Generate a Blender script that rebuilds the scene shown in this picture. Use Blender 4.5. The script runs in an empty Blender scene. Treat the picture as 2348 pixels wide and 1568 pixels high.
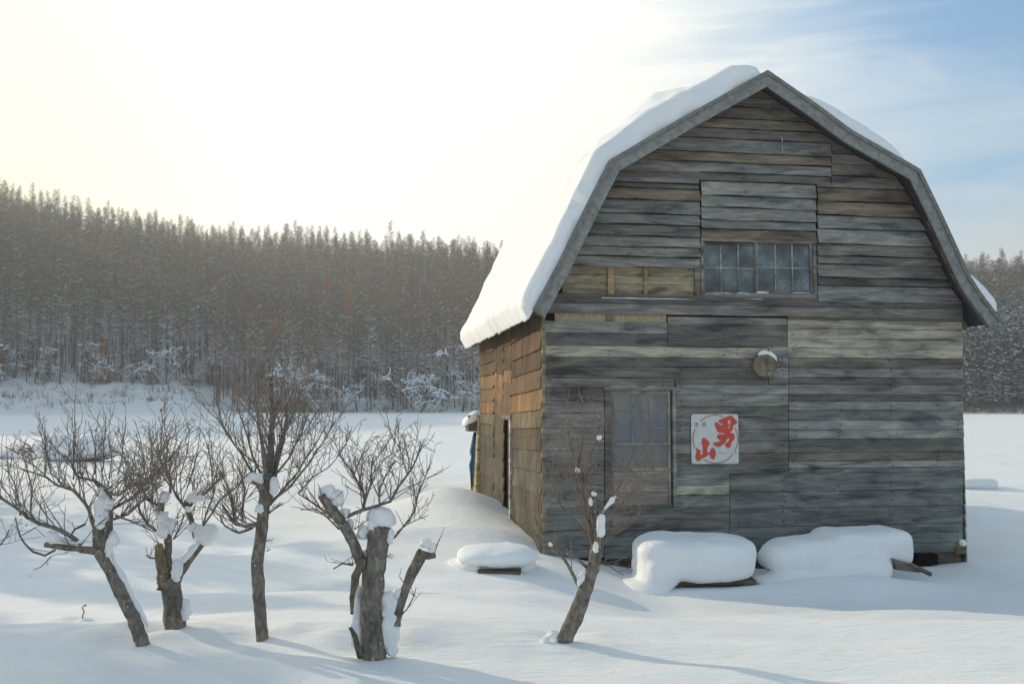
import bpy, bmesh, math, random
import numpy as np
from mathutils import Vector, Matrix, noise
from math import radians as R, pi, sin, cos, tan, atan2, sqrt

random.seed(7)
S = bpy.context.scene
COL = S.collection

# ------------------------------------------------------------------ camera
F = 2283.0
EYE = Vector((0, 0, 2.4))
TH = math.atan(141 / F)
cam = bpy.data.cameras.new('camera'); cam.lens = 35; cam.sensor_width = 36
cam.clip_end = 3000; cam.clip_start = .05
co = bpy.data.objects.new('camera', cam); COL.objects.link(co)
co.location = EYE; co.rotation_euler = (pi / 2 + TH, 0, 0)
S.camera = co

def ray(px, py):
    r = (px - 1174) / F; u = (784 - py) / F
    return Vector((r, cos(TH) - u * sin(TH), sin(TH) + u * cos(TH)))
def P(px, py, depth):
    d = ray(px, py); return EYE + d * (depth / d.y)

def sstep(a, b, t):
    t = max(0., min(1., (t - a) / (b - a))); return t * t * (3 - 2 * t)
def mix(a, b, t): return a + (b - a) * t
def interp(x, tab):
    if x <= tab[0][0]: return tab[0][1]
    for (a, b), (c, d) in zip(tab, tab[1:]):
        if x <= c: return b + (d - b) * (x - a) / (c - a)
    return tab[-1][1]
def nz(x, y, z=0.): return noise.noise(Vector((x, y, z)))

# ------------------------------------------------------------------ terrain
RIDGE = [(-3.0, .12), (-1.6, .23), (-1.28, .27), (-1.0, .33), (-.78, .312), (-.66, .275), (-.57, .215), (-.514, .204), (-.427, .190), (-.339, .181), (-.25, .178),  # crest left of the view is raised to throw shade on the far field
         (-.14, .175), (0, .165), (.2, .15), (.46, .138), (.52, .139), (.9, .13), (2, .12), (5, .12)]
BUMPS = [(-1.25, 21.2, .54, 1.25, 1.7), (-.75, 19.3, .17, .9, 1.0), (-1.7, 17.6, .20, 1.5, .8), (-.3, 17.6, .14, .9, .7),
         (-.9, 8.1, .10, .9, .35), (-3.6, 7.4, -.05, 1.5, .5), (.6, 7.7, .07, 1.2, .35), (-5.5, 12, .10, 2.0, 1.2),
         (-2.2, 11.6, .09, 1.3, .6), (.3, 12.2, .06, 1.0, .5), (3.2, 9.6, .07, 2.2, .6), (6.0, 12.5, .10, 2.0, 1.0),
         (-8.5, 18, .22, 3, 1.6), (10.5, 22.5, .22, 1.7, .9), (-4.5, 27, .18, 4.5, 2.0), (5, 60, .1, 30, 6), (-20, 50, .15, 14, 5), (5.3, 15.25, .25, 1.25, .45), (4.3, 15.0, .08, .8, .4)]
for tx_, ty_ in ((-2.98, 8.0), (-2.84, 8.35), (-2.03, 8.1), (-1.08, 7.75), (.42, 8.1)): BUMPS += [(tx_ + .28, ty_ - .04, .05, .22, .14), (tx_ - .05, ty_ - .22, -.035, .2, .12), (tx_ - .3, ty_ + .05, .03, .2, .2)]
def foot(ta):   # distance at which the hill begins
    return 205 + 6 * nz(ta * 7, 3.1)
def Hraw(x, y):
    r = sqrt(x * x + y * y)
    zl = mix(.02, -.40, sstep(-.2, 2.4, x))
    zl = mix(zl, .08, sstep(18.6, 26, y))
    zl = mix(zl, -.15, sstep(9, 16, x) * (1 - sstep(22, 40, y)))
    near = 1 - sstep(6.8, 14.0, y)
    z = mix(zl, .60, near)
    z = mix(z, .52, sstep(25, 150, r))
    for bx, by, a, sx, sy in BUMPS:
        q = ((x - bx) / sx) ** 2 + ((y - by) / sy) ** 2
        if q < 9: z += a * math.exp(-q)
    if r < 120:
        f = 1 - sstep(60, 120, r)
        z += f * (.11 * nz(x * .30, y * .42, 1.7) + .045 * nz(x * .8, y * 1.25, 5.1))
        if r < 22: z += .006 * nz(x * 3.3, y * 4.2, 9.)
    else: f = 0
    return z, r
def hill(x, y, r):
    ta = x / max(y, .01) if y > 1 else (5 if x > 0 else -3)
    ta = max(-3, min(5, ta))
    rf = foot(ta)
    left = 1 - sstep(-.33, -.26, ta)
    # an open bank on the left, below the trees
    zb = left * 5.0 * sstep(rf - 12, rf + 22, r)
    start = rf + 14 * left
    top = interp(ta, RIDGE) * 325 + 2.4 - 21.3
    k = max(0., (r - start) / (325 - start)); k = min(k, 1.)
    prof = k ** 1.12
    zz = prof * (top - .5 - 5.0 * left) + zb
    zz += (1.6 * nz(x * .03, y * .03, 2.) + .5 * nz(x * .11, y * .11)) * sstep(rf, rf + 30, r)
    zz += left * .7 * nz(x * .22, y * .22, 4.) * sstep(rf - 8, rf + 4, r)
    if r > 345: zz -= (r - 345) * .12
    return zz
def H(x, y):
    z, r = Hraw(x, y)
    if r > 185: z += hill(x, y, r)
    return z
def G(px, py):
    d = ray(px, py); t = 3.; st = .05
    while t < 400:
        p = EYE + d * t
        if p.z < H(p.x, p.y):
            lo, hi = t - st, t
            for _ in range(14):
                m = (lo + hi) / 2; p = EYE + d * m
                if p.z < H(p.x, p.y): hi = m
                else: lo = m
            return p
        st = .02 * t; t += st
    return EYE + d * 200

# ------------------------------------------------------------------ mesh builder
class MB:
    def __init__(s): s.v = []; s.f = []; s.c = []; s.m = []
    def add(s, vs, fs, col=(1, 1, 1), mi=0):
        o = len(s.v); s.v.extend([tuple(v) for v in vs])
        s.f.extend([tuple(i + o for i in f) for f in fs])
        s.c.extend([col] * len(vs)); s.m.extend([mi] * len(fs))
    def build(s, name, mats, parent=None, smooth=True, offset=None):
        me = bpy.data.meshes.new(name)
        vs = s.v
        if offset is not None:
            ox, oy, oz = offset; vs = [(a - ox, b - oy, c - oz) for a, b, c in vs]
        me.from_pydata(vs, [], s.f); me.update()
        if s.f:
            if smooth: me.polygons.foreach_set('use_smooth', [True] * len(s.f))
            me.polygons.foreach_set('material_index', s.m)
        a = me.color_attributes.new('tone', 'FLOAT_COLOR', 'POINT')
        flat = []
        for c in s.c: flat.extend((c[0], c[1], c[2], 1))
        a.data.foreach_set('color', flat)
        if not isinstance(mats, (list, tuple)): mats = [mats]
        for m in mats: me.materials.append(m)
        o = bpy.data.objects.new(name, me); COL.objects.link(o)
        if parent: o.parent = parent
        return o

def empty(name, loc=(0, 0, 0), rz=0, label=None, cat=None, group=None):
    o = bpy.data.objects.new(name, None); COL.objects.link(o)
    o.empty_display_size = .2
    o.location = loc; o.rotation_euler = (0, 0, rz)
    tag(o, label, cat, group); return o
def tag(o, label=None, cat=None, group=None, kind=None):
    if label: o['label'] = label
    if cat: o['category'] = cat
    if group: o['group'] = group
    if kind: o['kind'] = kind
    return o

def tube(mb, pts, rad, n=8, rough=0., seed=0., col=(1, 1, 1), cap=True, squash=1.):
    pts = [Vector(p) for p in pts]
    k = len(pts)
    t = (pts[1] - pts[0]).normalized()
    a = Vector((0, 1, 0)) if abs(t.y) < .8 else Vector((1, 0, 0))
    u = t.cross(a).normalized()
    vs = []
    for i in range(k):
        if i == 0: t2 = (pts[1] - pts[0])
        elif i == k - 1: t2 = (pts[i] - pts[i - 1])
        else: t2 = (pts[i + 1] - pts[i - 1])
        if t2.length < 1e-9: t2 = t
        t2 = t2.normalized()
        u = (u - t2 * u.dot(t2))
        if u.length < 1e-6: u = t2.orthogonal()
        u.normalize(); w = t2.cross(u)
        r = rad[i] if hasattr(rad, '__len__') else rad
        for j in range(n):
            an = 2 * pi * j / n
            q = r
            d = u * cos(an) + w * sin(an)
            if rough:
                pp = pts[i] * (1. / max(r, .02)) * .9
                q = r * (1 + rough * (noise.noise(pp + d * 1.2 + Vector((seed, 0, 0))) + .5 * noise.noise(pp * 2.3 + d * 3)))
            vs.append(pts[i] + d * q)
    fs = []
    for i in range(k - 1):
        for j in range(n):
            a0 = i * n + j; b0 = i * n + (j + 1) % n
            fs.append((a0, b0, b0 + n, a0 + n))
    if cap:
        fs.append(tuple(range(n))[::-1]); fs.append(tuple((k - 1) * n + j for j in range(n)))
    mb.add(vs, fs, col)

def resample(pts, step):
    pts = [Vector(p) for p in pts]; out = [pts[0]]
    # catmull-rom
    for i in range(len(pts) - 1):
        p0 = pts[max(i - 1, 0)]; p1 = pts[i]; p2 = pts[i + 1]; p3 = pts[min(i + 2, len(pts) - 1)]
        n = max(1, int((p2 - p1).length / step))
        for j in range(1, n + 1):
            t = j / n
            out.append(.5 * ((2 * p1) + (p2 - p0) * t + (2 * p0 - 5 * p1 + 4 * p2 - p3) * t * t + (3 * p1 - p0 - 3 * p2 + p3) * t ** 3))
    return out

def superq(mb, c, ax, rz=0., e1=.45, e2=.45, nu=36, nv=20, amp=.06, ns=1.6, seed=0., flat_bottom=None, tilt=(0, 0)):
    vs = []; fs = []
    sg = lambda v, e: math.copysign(abs(v) ** e, v)
    ca, sa = cos(rz), sin(rz)
    for i in range(nv + 1):
        ph = -pi / 2 + pi * i / nv
        for j in range(nu):
            th = 2 * pi * j / nu
            x = ax[0] * sg(cos(ph), e1) * sg(cos(th), e2)
            y = ax[1] * sg(cos(ph), e1) * sg(sin(th), e2)
            z = ax[2] * sg(sin(ph), e1)
            p = Vector((x, y, z))
            k = noise.noise(Vector((x, y, z)) * ns + Vector((seed, seed * .7, 0)))
            k2 = noise.noise(Vector((x, y, z)) * ns * 2.7 + Vector((seed * 2, 0, 3)))
            nrm = Vector((x / ax[0] ** 2, y / ax[1] ** 2, z / ax[2] ** 2))
            if nrm.length > 0: nrm.normalize()
            k3 = noise.noise(Vector((x, y, z)) * ns * 7. + Vector((seed, 5, 3)))
            p = p + nrm * (amp * (k * 1.2 + .45 * k2 + .12 * k3))
            if flat_bottom is not None and p.z < flat_bottom: p.z = flat_bottom + .1 * (p.z - flat_bottom)
            p.z += tilt[0] * p.x + tilt[1] * p.y
            vs.append((c[0] + p.x * ca - p.y * sa, c[1] + p.x * sa + p.y * ca, c[2] + p.z))
    for i in range(nv):
        for j in range(nu):
            a = i * nu + j; b = i * nu + (j + 1) % nu
            fs.append((a, b, b + nu, a + nu))
    mb.add(vs, fs)

def box(mb, a, b, col=(1, 1, 1), jit=0.):
    x0, y0, z0 = a; x1, y1, z1 = b
    j = lambda: random.uniform(-jit, jit)
    vs = [(x0 + j(), y0, z0 + j()), (x1 + j(), y0, z0 + j()), (x1 + j(), y1, z0 + j()), (x0 + j(), y1, z0 + j()),
          (x0 + j(), y0, z1 + j()), (x1 + j(), y0, z1 + j()), (x1 + j(), y1, z1 + j()), (x0 + j(), y1, z1 + j())]
    mb.add(vs, [(0, 3, 2, 1), (4, 5, 6, 7), (0, 1, 5, 4), (1, 2, 6, 5), (2, 3, 7, 6), (3, 0, 4, 7)], col)

# ------------------------------------------------------------------ materials
def newmat(name):
    m = bpy.data.materials.new(name); m.use_nodes = True
    nt = m.node_tree; nt.nodes.clear()
    out = nt.nodes.new('ShaderNodeOutputMaterial')
    bs = nt.nodes.new('ShaderNodeBsdfPrincipled')
    nt.links.new(bs.outputs[0], out.inputs[0])
    return m, nt, bs
def N(nt, t, **kw):
    n = nt.nodes.new(t)
    for k, v in kw.items(): setattr(n, k, v)
    return n
def ramp(nt, src, stops):
    r = N(nt, 'ShaderNodeValToRGB'); nt.links.new(src, r.inputs[0])
    e = r.color_ramp.elements
    while len(e) > 1: e.remove(e[-1])
    e[0].position = stops[0][0]; e[0].color = (*stops[0][1], 1)
    for p, c in stops[1:]:
        q = e.new(p); q.color = (*c, 1)
    return r.outputs[0]
def noisetex(nt, vec, scale, detail=3., rough=.55, dist=0.):
    n = N(nt, 'ShaderNodeTexNoise'); n.inputs['Scale'].default_value = scale
    n.inputs['Detail'].default_value = detail; n.inputs['Roughness'].default_value = rough
    n.inputs['Distortion'].default_value = dist
    if vec is not None: nt.links.new(vec, n.inputs['Vector'])
    return n.outputs['Fac']
def mapping(nt, vec, scale=(1, 1, 1), rot=(0, 0, 0), loc=(0, 0, 0)):
    m = N(nt, 'ShaderNodeMapping'); m.inputs['Scale'].default_value = scale
    m.inputs['Rotation'].default_value = rot; m.inputs['Location'].default_value = loc
    nt.links.new(vec, m.inputs['Vector']); return m.outputs[0]
def mul(nt, a, b, fac=1., mode='MULTIPLY'):
    m = N(nt, 'ShaderNodeMix', data_type='RGBA', blend_type=mode)
    if hasattr(fac, 'is_linked'): nt.links.new(fac, m.inputs[0])
    else: m.inputs[0].default_value = fac
    for s, k in ((a, 6), (b, 7)):
        if hasattr(s, 'is_linked'): nt.links.new(s, m.inputs[k])
        else: m.inputs[k].default_value = (*s, 1)
    return m.outputs[2]
def bump(nt, bs, h, st=.3, dist=.02):
    b = N(nt, 'ShaderNodeBump'); b.inputs['Strength'].default_value = st; b.inputs['Distance'].default_value = dist
    nt.links.new(h, b.inputs['Height']); nt.links.new(b.outputs[0], bs.inputs['Normal'])

def snow_mat(name, scale=1., col=(.91, .895, .875), ripple=True):
    m, nt, bs = newmat(name)
    tc = N(nt, 'ShaderNodeTexCoord').outputs['Object']
    n1 = noisetex(nt, tc, 70 * scale, 4, .75)
    n2 = noisetex(nt, mapping(nt, tc, (1.2, 3.2, 1.2), (0, 0, .5)), 3.2 * scale, 3, .55, .6)
    ad = N(nt, 'ShaderNodeMath', operation='MULTIPLY_ADD'); nt.links.new(n1, ad.inputs[0]); ad.inputs[1].default_value = .30
    nt.links.new(n2, ad.inputs[2])
    c = ramp(nt, noisetex(nt, tc, 1.1, 3), [(.3, tuple(v * .95 for v in col)), (.7, col)])
    nt.links.new(c, bs.inputs['Base Color'])
    bs.inputs['Roughness'].default_value = .75
    bs.inputs['Specular IOR Level'].default_value = .25
    bump(nt, bs, ad.outputs[0], .6, .05 if ripple else .035)
    return m
M_snow = snow_mat('snow')
M_roofsnow = snow_mat('roof_snow_mat', .8, ripple=False)

def wood_mat(name, grain=(1.1, 1.1, 26.), bright=1.32, tan=False, streak_vert=False):
    m, nt, bs = newmat(name)
    tc = N(nt, 'ShaderNodeTexCoord').outputs['Object']
    at = N(nt, 'ShaderNodeAttribute', attribute_name='tone').outputs['Color']
    g1 = noisetex(nt, mapping(nt, tc, grain), 2.2, 5, .62, .5)
    g2 = noisetex(nt, mapping(nt, tc, tuple(v * (3 if v > 3 else 1.6) for v in grain)), 3.0, 3, .6)
    big = noisetex(nt, mapping(nt, tc, tuple(v * (.17 if v > 3 else .8) for v in grain)), 1.25, 4, .6, .8)
    c1 = ramp(nt, g1, [(.28, (.42, .41, .40)), (.45, (.88, .88, .88)), (.6, (1.08, 1.08, 1.08)), (.8, (1.3, 1.29, 1.27))])
    c2 = ramp(nt, g2, [(.3, (.72, .72, .72)), (.6, (1.08, 1.08, 1.08))])
    c3 = ramp(nt, big, [(.30, (.36, .36, .38)), (.44, (.80, .80, .82)), (.56, (1.12, 1.12, 1.10)), (.66, (1.45, 1.42, 1.34)), (.78, (1.55, 1.20, .85))])
    c = mul(nt, mul(nt, at, (bright * 1.10, bright * 1.04, bright * .92)), c1, .9); c = mul(nt, c, c2, .7); c = mul(nt, c, c3, 1.)
    if tan:
        n4 = noisetex(nt, mapping(nt, tc, (.9, .9, 7.)), 1.5, 4, .6, 1.)
        c = mul(nt, c, (.30, .20, .115), ramp(nt, n4, [(.64, (0, 0, 0)), (.72, (.75, .75, .75))]), 'MIX')
    # knots and nail stains
    vo = N(nt, 'ShaderNodeTexVoronoi'); vo.inputs['Scale'].default_value = 2.4
    nt.links.new(mapping(nt, tc, (1, 1, 2.2) if not streak_vert else (1, 1.4, 1)), vo.inputs['Vector'])
    kn = ramp(nt, vo.outputs['Distance'], [(.03, (.22, .19, .17)), (.085, (1, 1, 1))])
    c = mul(nt, c, kn, .8)
    nt.links.new(c, bs.inputs['Base Color'])
    bs.inputs['Roughness'].default_value = .85; bs.inputs['Specular IOR Level'].default_value = .2
    bump(nt, bs, g1, .6, .012)
    return m
M_wood = wood_mat('weathered_wood')
M_gable = wood_mat('weathered_gable_wood', tan=True)
M_woodv = wood_mat('weathered_shingle_wood', (9., 9., .9), 1.0, streak_vert=True)
M_trim = wood_mat('weathered_trim_wood', (2.2, 2.2, 5.), 1.2)
M_barge = None

def simple(name, col, rough=.8, var=.25, scale=8., spec=.2, metallic=0., b=.3, stretch=(1, 1, 1)):
    m, nt, bs = newmat(name)
    tc = N(nt, 'ShaderNodeTexCoord').outputs['Object']
    n = noisetex(nt, mapping(nt, tc, stretch), scale, 4, .6)
    c = ramp(nt, n, [(.3, tuple(v * (1 - var) for v in col)), (.7, tuple(min(1, v * (1 + var)) for v in col))])
    at = N(nt, 'ShaderNodeAttribute', attribute_name='tone').outputs['Color']
    c = mul(nt, c, at)
    nt.links.new(c, bs.inputs['Base Color'])
    bs.inputs['Roughness'].default_value = rough; bs.inputs['Specular IOR Level'].default_value = spec
    bs.inputs['Metallic'].default_value = metallic
    if b: bump(nt, bs, n, b, .01)
    return m
def bark_mat():
    m, nt, bs = newmat('apple_bark')
    tc = N(nt, 'ShaderNodeTexCoord').outputs['Object']
    at = N(nt, 'ShaderNodeAttribute', attribute_name='tone').outputs['Color']
    n1 = noisetex(nt, mapping(nt, tc, (1, 1, .6)), 24, 5, .7, .5)
    n2 = noisetex(nt, tc, 5, 3, .6)
    n3 = noisetex(nt, mapping(nt, tc, (1, 1, 1)), 38, 2, .5)
    c = ramp(nt, n1, [(.3, (.085, .072, .06)), (.5, (.20, .175, .15)), (.7, (.32, .29, .26))])
    c = mul(nt, c, ramp(nt, n2, [(.35, (.75, .76, .74)), (.62, (1.15, 1.1, 1.0))]))
    c = mul(nt, c, at)
    sn = ramp(nt, n3, [(.68, (0, 0, 0)), (.74, (1, 1, 1))])     # rime specks caught in the bark
    c = mul(nt, c, (.75, .76, .78), sn, 'MIX')
    nt.links.new(c, bs.inputs['Base Color'])
    bs.inputs['Roughness'].default_value = .9; bs.inputs['Specular IOR Level'].default_value = .15
    bump(nt, bs, n1, .8, .02)
    return m
M_bark = bark_mat()
M_twig = simple('twig_bark', (.235, .185, .15), .8, .35, 20, b=0)
M_twigred = simple('red_twig_bark', (.23, .175, .14), .8, .35, 20, b=0)
M_barge = simple('grey_barge_wood', (.235, .235, .22), .85, .30, 11, b=.6)
M_farbark = simple('larch_bark', (.105, .085, .072), .9, .3, 3, b=0)
M_fartwig = simple('larch_twigs', (.155, .118, .082), .9, .35, 1.2, b=0)
M_spruce = simple('spruce_needles', (.040, .055, .045), .9, .35, 1.5, b=0)
M_farsnow = simple('branch_snow', (.82, .84, .88), .8, .08, 1., b=0)
M_orange = simple('withered_orange_leaves', (.33, .12, .055), .9, .4, 3, b=0)
M_dark = simple('interior_shade', (.025, .023, .022), .9, .3, 4, b=0)
M_felt = simple('roofing_felt', (.06, .06, .062), .9, .3, 10)
M_insul = simple('straw_insulation', (.36, .295, .185), .95, .3, 26, b=.6, stretch=(1.5, 1, .5))
M_inner = wood_mat('sheltered_yellow_wood', (1.5, 1.5, 30.))
M_tarp = simple('blue_tarp', (.05, .19, .30), .5, .35, 9, spec=.4)
M_signw = None
def frost_glass():
    m, nt, bs = newmat('frosted_window_glass')
    tc = N(nt, 'ShaderNodeTexCoord').outputs['Object']
    vo = N(nt, 'ShaderNodeTexVoronoi'); vo.inputs['Scale'].default_value = 26; nt.links.new(tc, vo.inputs['Vector'])
    n = noisetex(nt, tc, 60, 4, .7)
    n2 = noisetex(nt, tc, 2.2, 2, .5)
    ad = N(nt, 'ShaderNodeMath', operation='MULTIPLY'); nt.links.new(n, ad.inputs[0]); nt.links.new(n2, ad.inputs[1])
    c = ramp(nt, ad.outputs[0], [(.17, (.035, .045, .048)), (.27, (.085, .11, .115)), (.36, (.22, .27, .28))])
    nt.links.new(c, bs.inputs['Base Color'])
    bs.inputs['Roughness'].default_value = .28; bs.inputs['Specular IOR Level'].default_value = .5
    bump(nt, bs, n, .25, .003)
    return m
M_frost = frost_glass()
def curtain():
    m, nt, bs = newmat('faded_curtain_and_sheet')
    tc = N(nt, 'ShaderNodeTexCoord').outputs['Object']
    n = noisetex(nt, mapping(nt, tc, (1.6, 1, 1.1)), 1.7, 2, .4, .3)
    f = noisetex(nt, mapping(nt, tc, (9, 1, .6)), 1.6, 3, .6)
    c = ramp(nt, n, [(.36, (.26, .245, .22)), (.45, (.20, .205, .20)), (.52, (.10, .145, .185)), (.66, (.09, .15, .21))])
    c = mul(nt, c, ramp(nt, f, [(.3, (.75, .75, .75)), (.65, (1.15, 1.15, 1.15))]))
    nt.links.new(c, bs.inputs['Base Color']); bs.inputs['Roughness'].default_value = .9
    return m
M_curtain = curtain()
def glass():
    m, nt, bs = newmat('dusty_glass')
    out = [n for n in nt.nodes if n.type == 'OUTPUT_MATERIAL'][0]
    tr = N(nt, 'ShaderNodeBsdfTransparent'); gl = N(nt, 'ShaderNodeBsdfGlossy'); gl.inputs['Roughness'].default_value = .06
    df = N(nt, 'ShaderNodeBsdfDiffuse'); df.inputs['Color'].default_value = (.4, .4, .4, 1)
    fr = N(nt, 'ShaderNodeFresnel'); fr.inputs['IOR'].default_value = 1.5
    m1 = N(nt, 'ShaderNodeMixShader'); nt.links.new(fr.outputs[0], m1.inputs[0]); nt.links.new(tr.outputs[0], m1.inputs[1]); nt.links.new(gl.outputs[0], m1.inputs[2])
    m2 = N(nt, 'ShaderNodeMixShader'); m2.inputs[0].default_value = .16; nt.links.new(m1.outputs[0], m2.inputs[1]); nt.links.new(df.outputs[0], m2.inputs[2])
    nt.links.new(m2.outputs[0], out.inputs[0])
    return m
M_glass = glass()

# ------------------------------------------------------------------ world + sun
AZ = R(52); EL = R(18)
w = bpy.data.worlds.new('World'); S.world = w; w.use_nodes = True
nt = w.node_tree; nt.nodes.clear()
wo = N(nt, 'ShaderNodeOutputWorld'); bg = N(nt, 'ShaderNodeBackground'); nt.links.new(bg.outputs[0], wo.inputs[0])
sky = N(nt, 'ShaderNodeTexSky', sky_type='NISHITA'); sky.sun_disc = False
sky.sun_elevation = EL; sky.sun_rotation = -AZ; sky.altitude = 200; sky.air_density = 1.0; sky.dust_density = 1.2; sky.ozone_density = 2.0
tc = N(nt, 'ShaderNodeTexCoord').outputs['Generated']
def dotdir(v):
    vn = Vector(v).normalized()
    d = N(nt, 'ShaderNodeVectorMath', operation='DOT_PRODUCT'); nt.links.new(tc, d.inputs[0]); d.inputs[1].default_value = vn
    return d.outputs['Value']
def mrange(src, a, b, c=0., d=1., t='SMOOTHSTEP'):
    m = N(nt, 'ShaderNodeMapRange', interpolation_type=t); nt.links.new(src, m.inputs[0])
    for i, v in enumerate((a, b, c, d)): m.inputs[i + 1].default_value = v
    return m.outputs[0]
# veil of bright high cloud around the sun side, thinning to streaks on the right
veil = mrange(dotdir((-.46, .86, .24)), .62, .955)
cir = noisetex(nt, mapping(nt, tc, (1.2, 1.2, 8.5), (0, R(24), R(8))), 2.1, 6, .6, .7)
cirr = mrange(cir, .40, .74, 0., .6)
mx = N(nt, 'ShaderNodeMath', operation='MULTIPLY_ADD'); nt.links.new(veil, mx.inputs[0]); mx.inputs[1].default_value = 1.25; nt.links.new(cirr, mx.inputs[2]); mx.use_clamp = True
yel_ = mrange(dotdir((-.62, .76, .22)), .90, .995)
veilhot = mul(nt, (12.5, 12.3, 11.2), (11.5, 11.2, 8.3), yel_, 'MIX')
veilcol = mul(nt, (6.6, 7.6, 8.2), veilhot, veil, 'MIX')
sep = N(nt, 'ShaderNodeSeparateXYZ'); nt.links.new(tc, sep.inputs[0])
low = mrange(sep.outputs['Z'], .06, .24, .92, 0.)
lobe = mrange(dotdir((.50, .84, .26)), .90, .985)
milk = N(nt, 'ShaderNodeMapRange'); nt.links.new(lobe, milk.inputs[0]); milk.inputs[3].default_value = .62; milk.inputs[4].default_value = .04
bright = mul(nt, sky.outputs[0], (.78, 1.6, 1.95), 1.)
skyc = mul(nt, bright, (3.75, 5.1, 6.2), milk.outputs[0], 'MIX')
c = mul(nt, skyc, (8.6, 7.2, 5.6), low, 'MIX')
c = mul(nt, c, veilcol, mx.outputs[0], 'MIX')
nt.links.new(c, bg.inputs[0]); bg.inputs[1].default_value = .105
sl = bpy.data.lights.new('sun', 'SUN'); sl.energy = 4.2; sl.angle = R(.6); sl.color = (1., .85, .60)
so = bpy.data.objects.new('sun', sl); COL.objects.link(so)
sd = Vector((-sin(AZ) * cos(EL), cos(AZ) * cos(EL), sin(EL)))
so.rotation_euler = sd.to_track_quat('Z', 'Y').to_euler(); so.location = (-30, 20, 30)
S.view_settings.view_transform = 'Standard'; S.view_settings.look = 'None'
S.view_settings.exposure = .13; S.view_settings.gamma = 1

# ------------------------------------------------------------------ ground
def build_ground():
    angs = []
    a = -180.
    while a < 180:
        angs.append(a)
        q = abs(a)
        a += .16 if q < 34 else (.8 if q < 75 else 4.)
    rs = [0.6, 1.5, 2.5, 3.5, 4.2]
    r = 4.6
    while r < 216: rs.append(r); r *= 1.0115 if r < 30 else 1.02
    rs.append(216.)
    na = len(angs)
    def sheet(rs, name, drop=0.):
        mb = MB()
        vs = []
        for r in rs:
            for a in angs:
                x = r * sin(R(a)); y = r * cos(R(a)); vs.append((x, y, H(x, y) + drop))
        fs = []
        for i in range(len(rs) - 1):
            for j in range(na):
                k = (j + 1) % na
                fs.append((i * na + j, i * na + k, (i + 1) * na + k, (i + 1) * na + j))
        mb.add(vs, fs)
        if name == 'snow_ground':
            vs0 = (0, 0, H(0, 0)); o = len(mb.v); mb.add([vs0], []); mb.f += [(o, (j + 1) % na, j) for j in range(na)]; mb.m += [0] * na
        o = mb.build(name, M_snow); 
        bm = bmesh.new(); bm.from_mesh(o.data); bmesh.ops.recalc_face_normals(bm, faces=bm.faces)
        f = max(bm.faces, key=lambda f: f.calc_area())
        if f.normal.z < 0: bmesh.ops.reverse_faces(bm, faces=bm.faces)
        bm.to_mesh(o.data); bm.free()
        tag(o, kind='structure')
    sheet(rs, 'snow_ground')
    rs2 = [216. + 6 * i for i in range(26)] + [380, 420, 500, 700, 1200]
    sheet(rs2, 'snowy_hillside')
build_ground()

# ------------------------------------------------------------------ barn
PHI = R(9.3)
c0 = ray(1247, 925); F0 = EYE + c0 * (16.7 / c0.y)
BZ = 0.
barn = empty('barn', (F0.x, F0.y, 0), PHI, 'old weathered grey plank barn with gambrel roof under thick snow', 'barn')
cp, sp_ = cos(PHI), sin(PHI)
def loc(p):  # world -> barn local
    x = p[0] - F0.x; y = p[1] - F0.y
    return Vector((x * cp + y * sp_, -x * sp_ + y * cp, p[2]))
EL_ = loc(EYE)
def rl(px, py):
    d = ray(px, py); return Vector((d.x * cp + d.y * sp_, -d.x * sp_ + d.y * cp, d.z))
def W(px, py, d=0.):     # point of the front wall plane, local (u, z)
    r = rl(px, py); t = (d - EL_.y) / r.y; p = EL_ + r * t; return p.x, p.z
def WL(px, py, u=0.):    # point of the left wall plane, local (d, z)
    r = rl(px, py); t = (u - EL_.x) / r.x; p = EL_ + r * t; return p.y, p.z
WID = W(2207, 900)[0]; LEN = 8.0
print('WID', WID)
ROOFD0 = -.5; ROOFD1 = LEN + .5
outer_px = [(1224, 713), (1277, 615), (1351, 464), (1399, 371), (1560, 277), (1758, 167), (1874, 247), (1949, 303), (2063, 368), (2105, 392), (2155, 495), (2220, 637), (2240, 668), (2292, 738)]
prof = [W(a, b, ROOFD0) for a, b in outer_px]
PROF = [Vector((u, 0, z)) for u, z in prof]
# eave width check
def normals(pts):
    out = []
    for i in range(len(pts)):
        a = pts[max(i - 1, 0)]; b = pts[min(i + 1, len(pts) - 1)]
        t = (b - a).normalized(); out.append(Vector((-t.z, 0, t.x)))
    return out
def offs(pts, d):
    ns = []
    for i in range(len(pts)):
        if 0 < i < len(pts) - 1:
            t1 = (pts[i] - pts[i - 1]).normalized(); t2 = (pts[i + 1] - pts[i]).normalized()
            n1 = Vector((-t1.z, 0, t1.x)); n2 = Vector((-t2.z, 0, t2.x)); n = (n1 + n2).normalized()
            n = n / max(.5, n.dot(n1))
        else:
            a, b = (pts[0], pts[1]) if i == 0 else (pts[-2], pts[-1])
            t = (b - a).normalized(); n = Vector((-t.z, 0, t.x))
        ns.append(pts[i] + n * d)
    return ns
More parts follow.
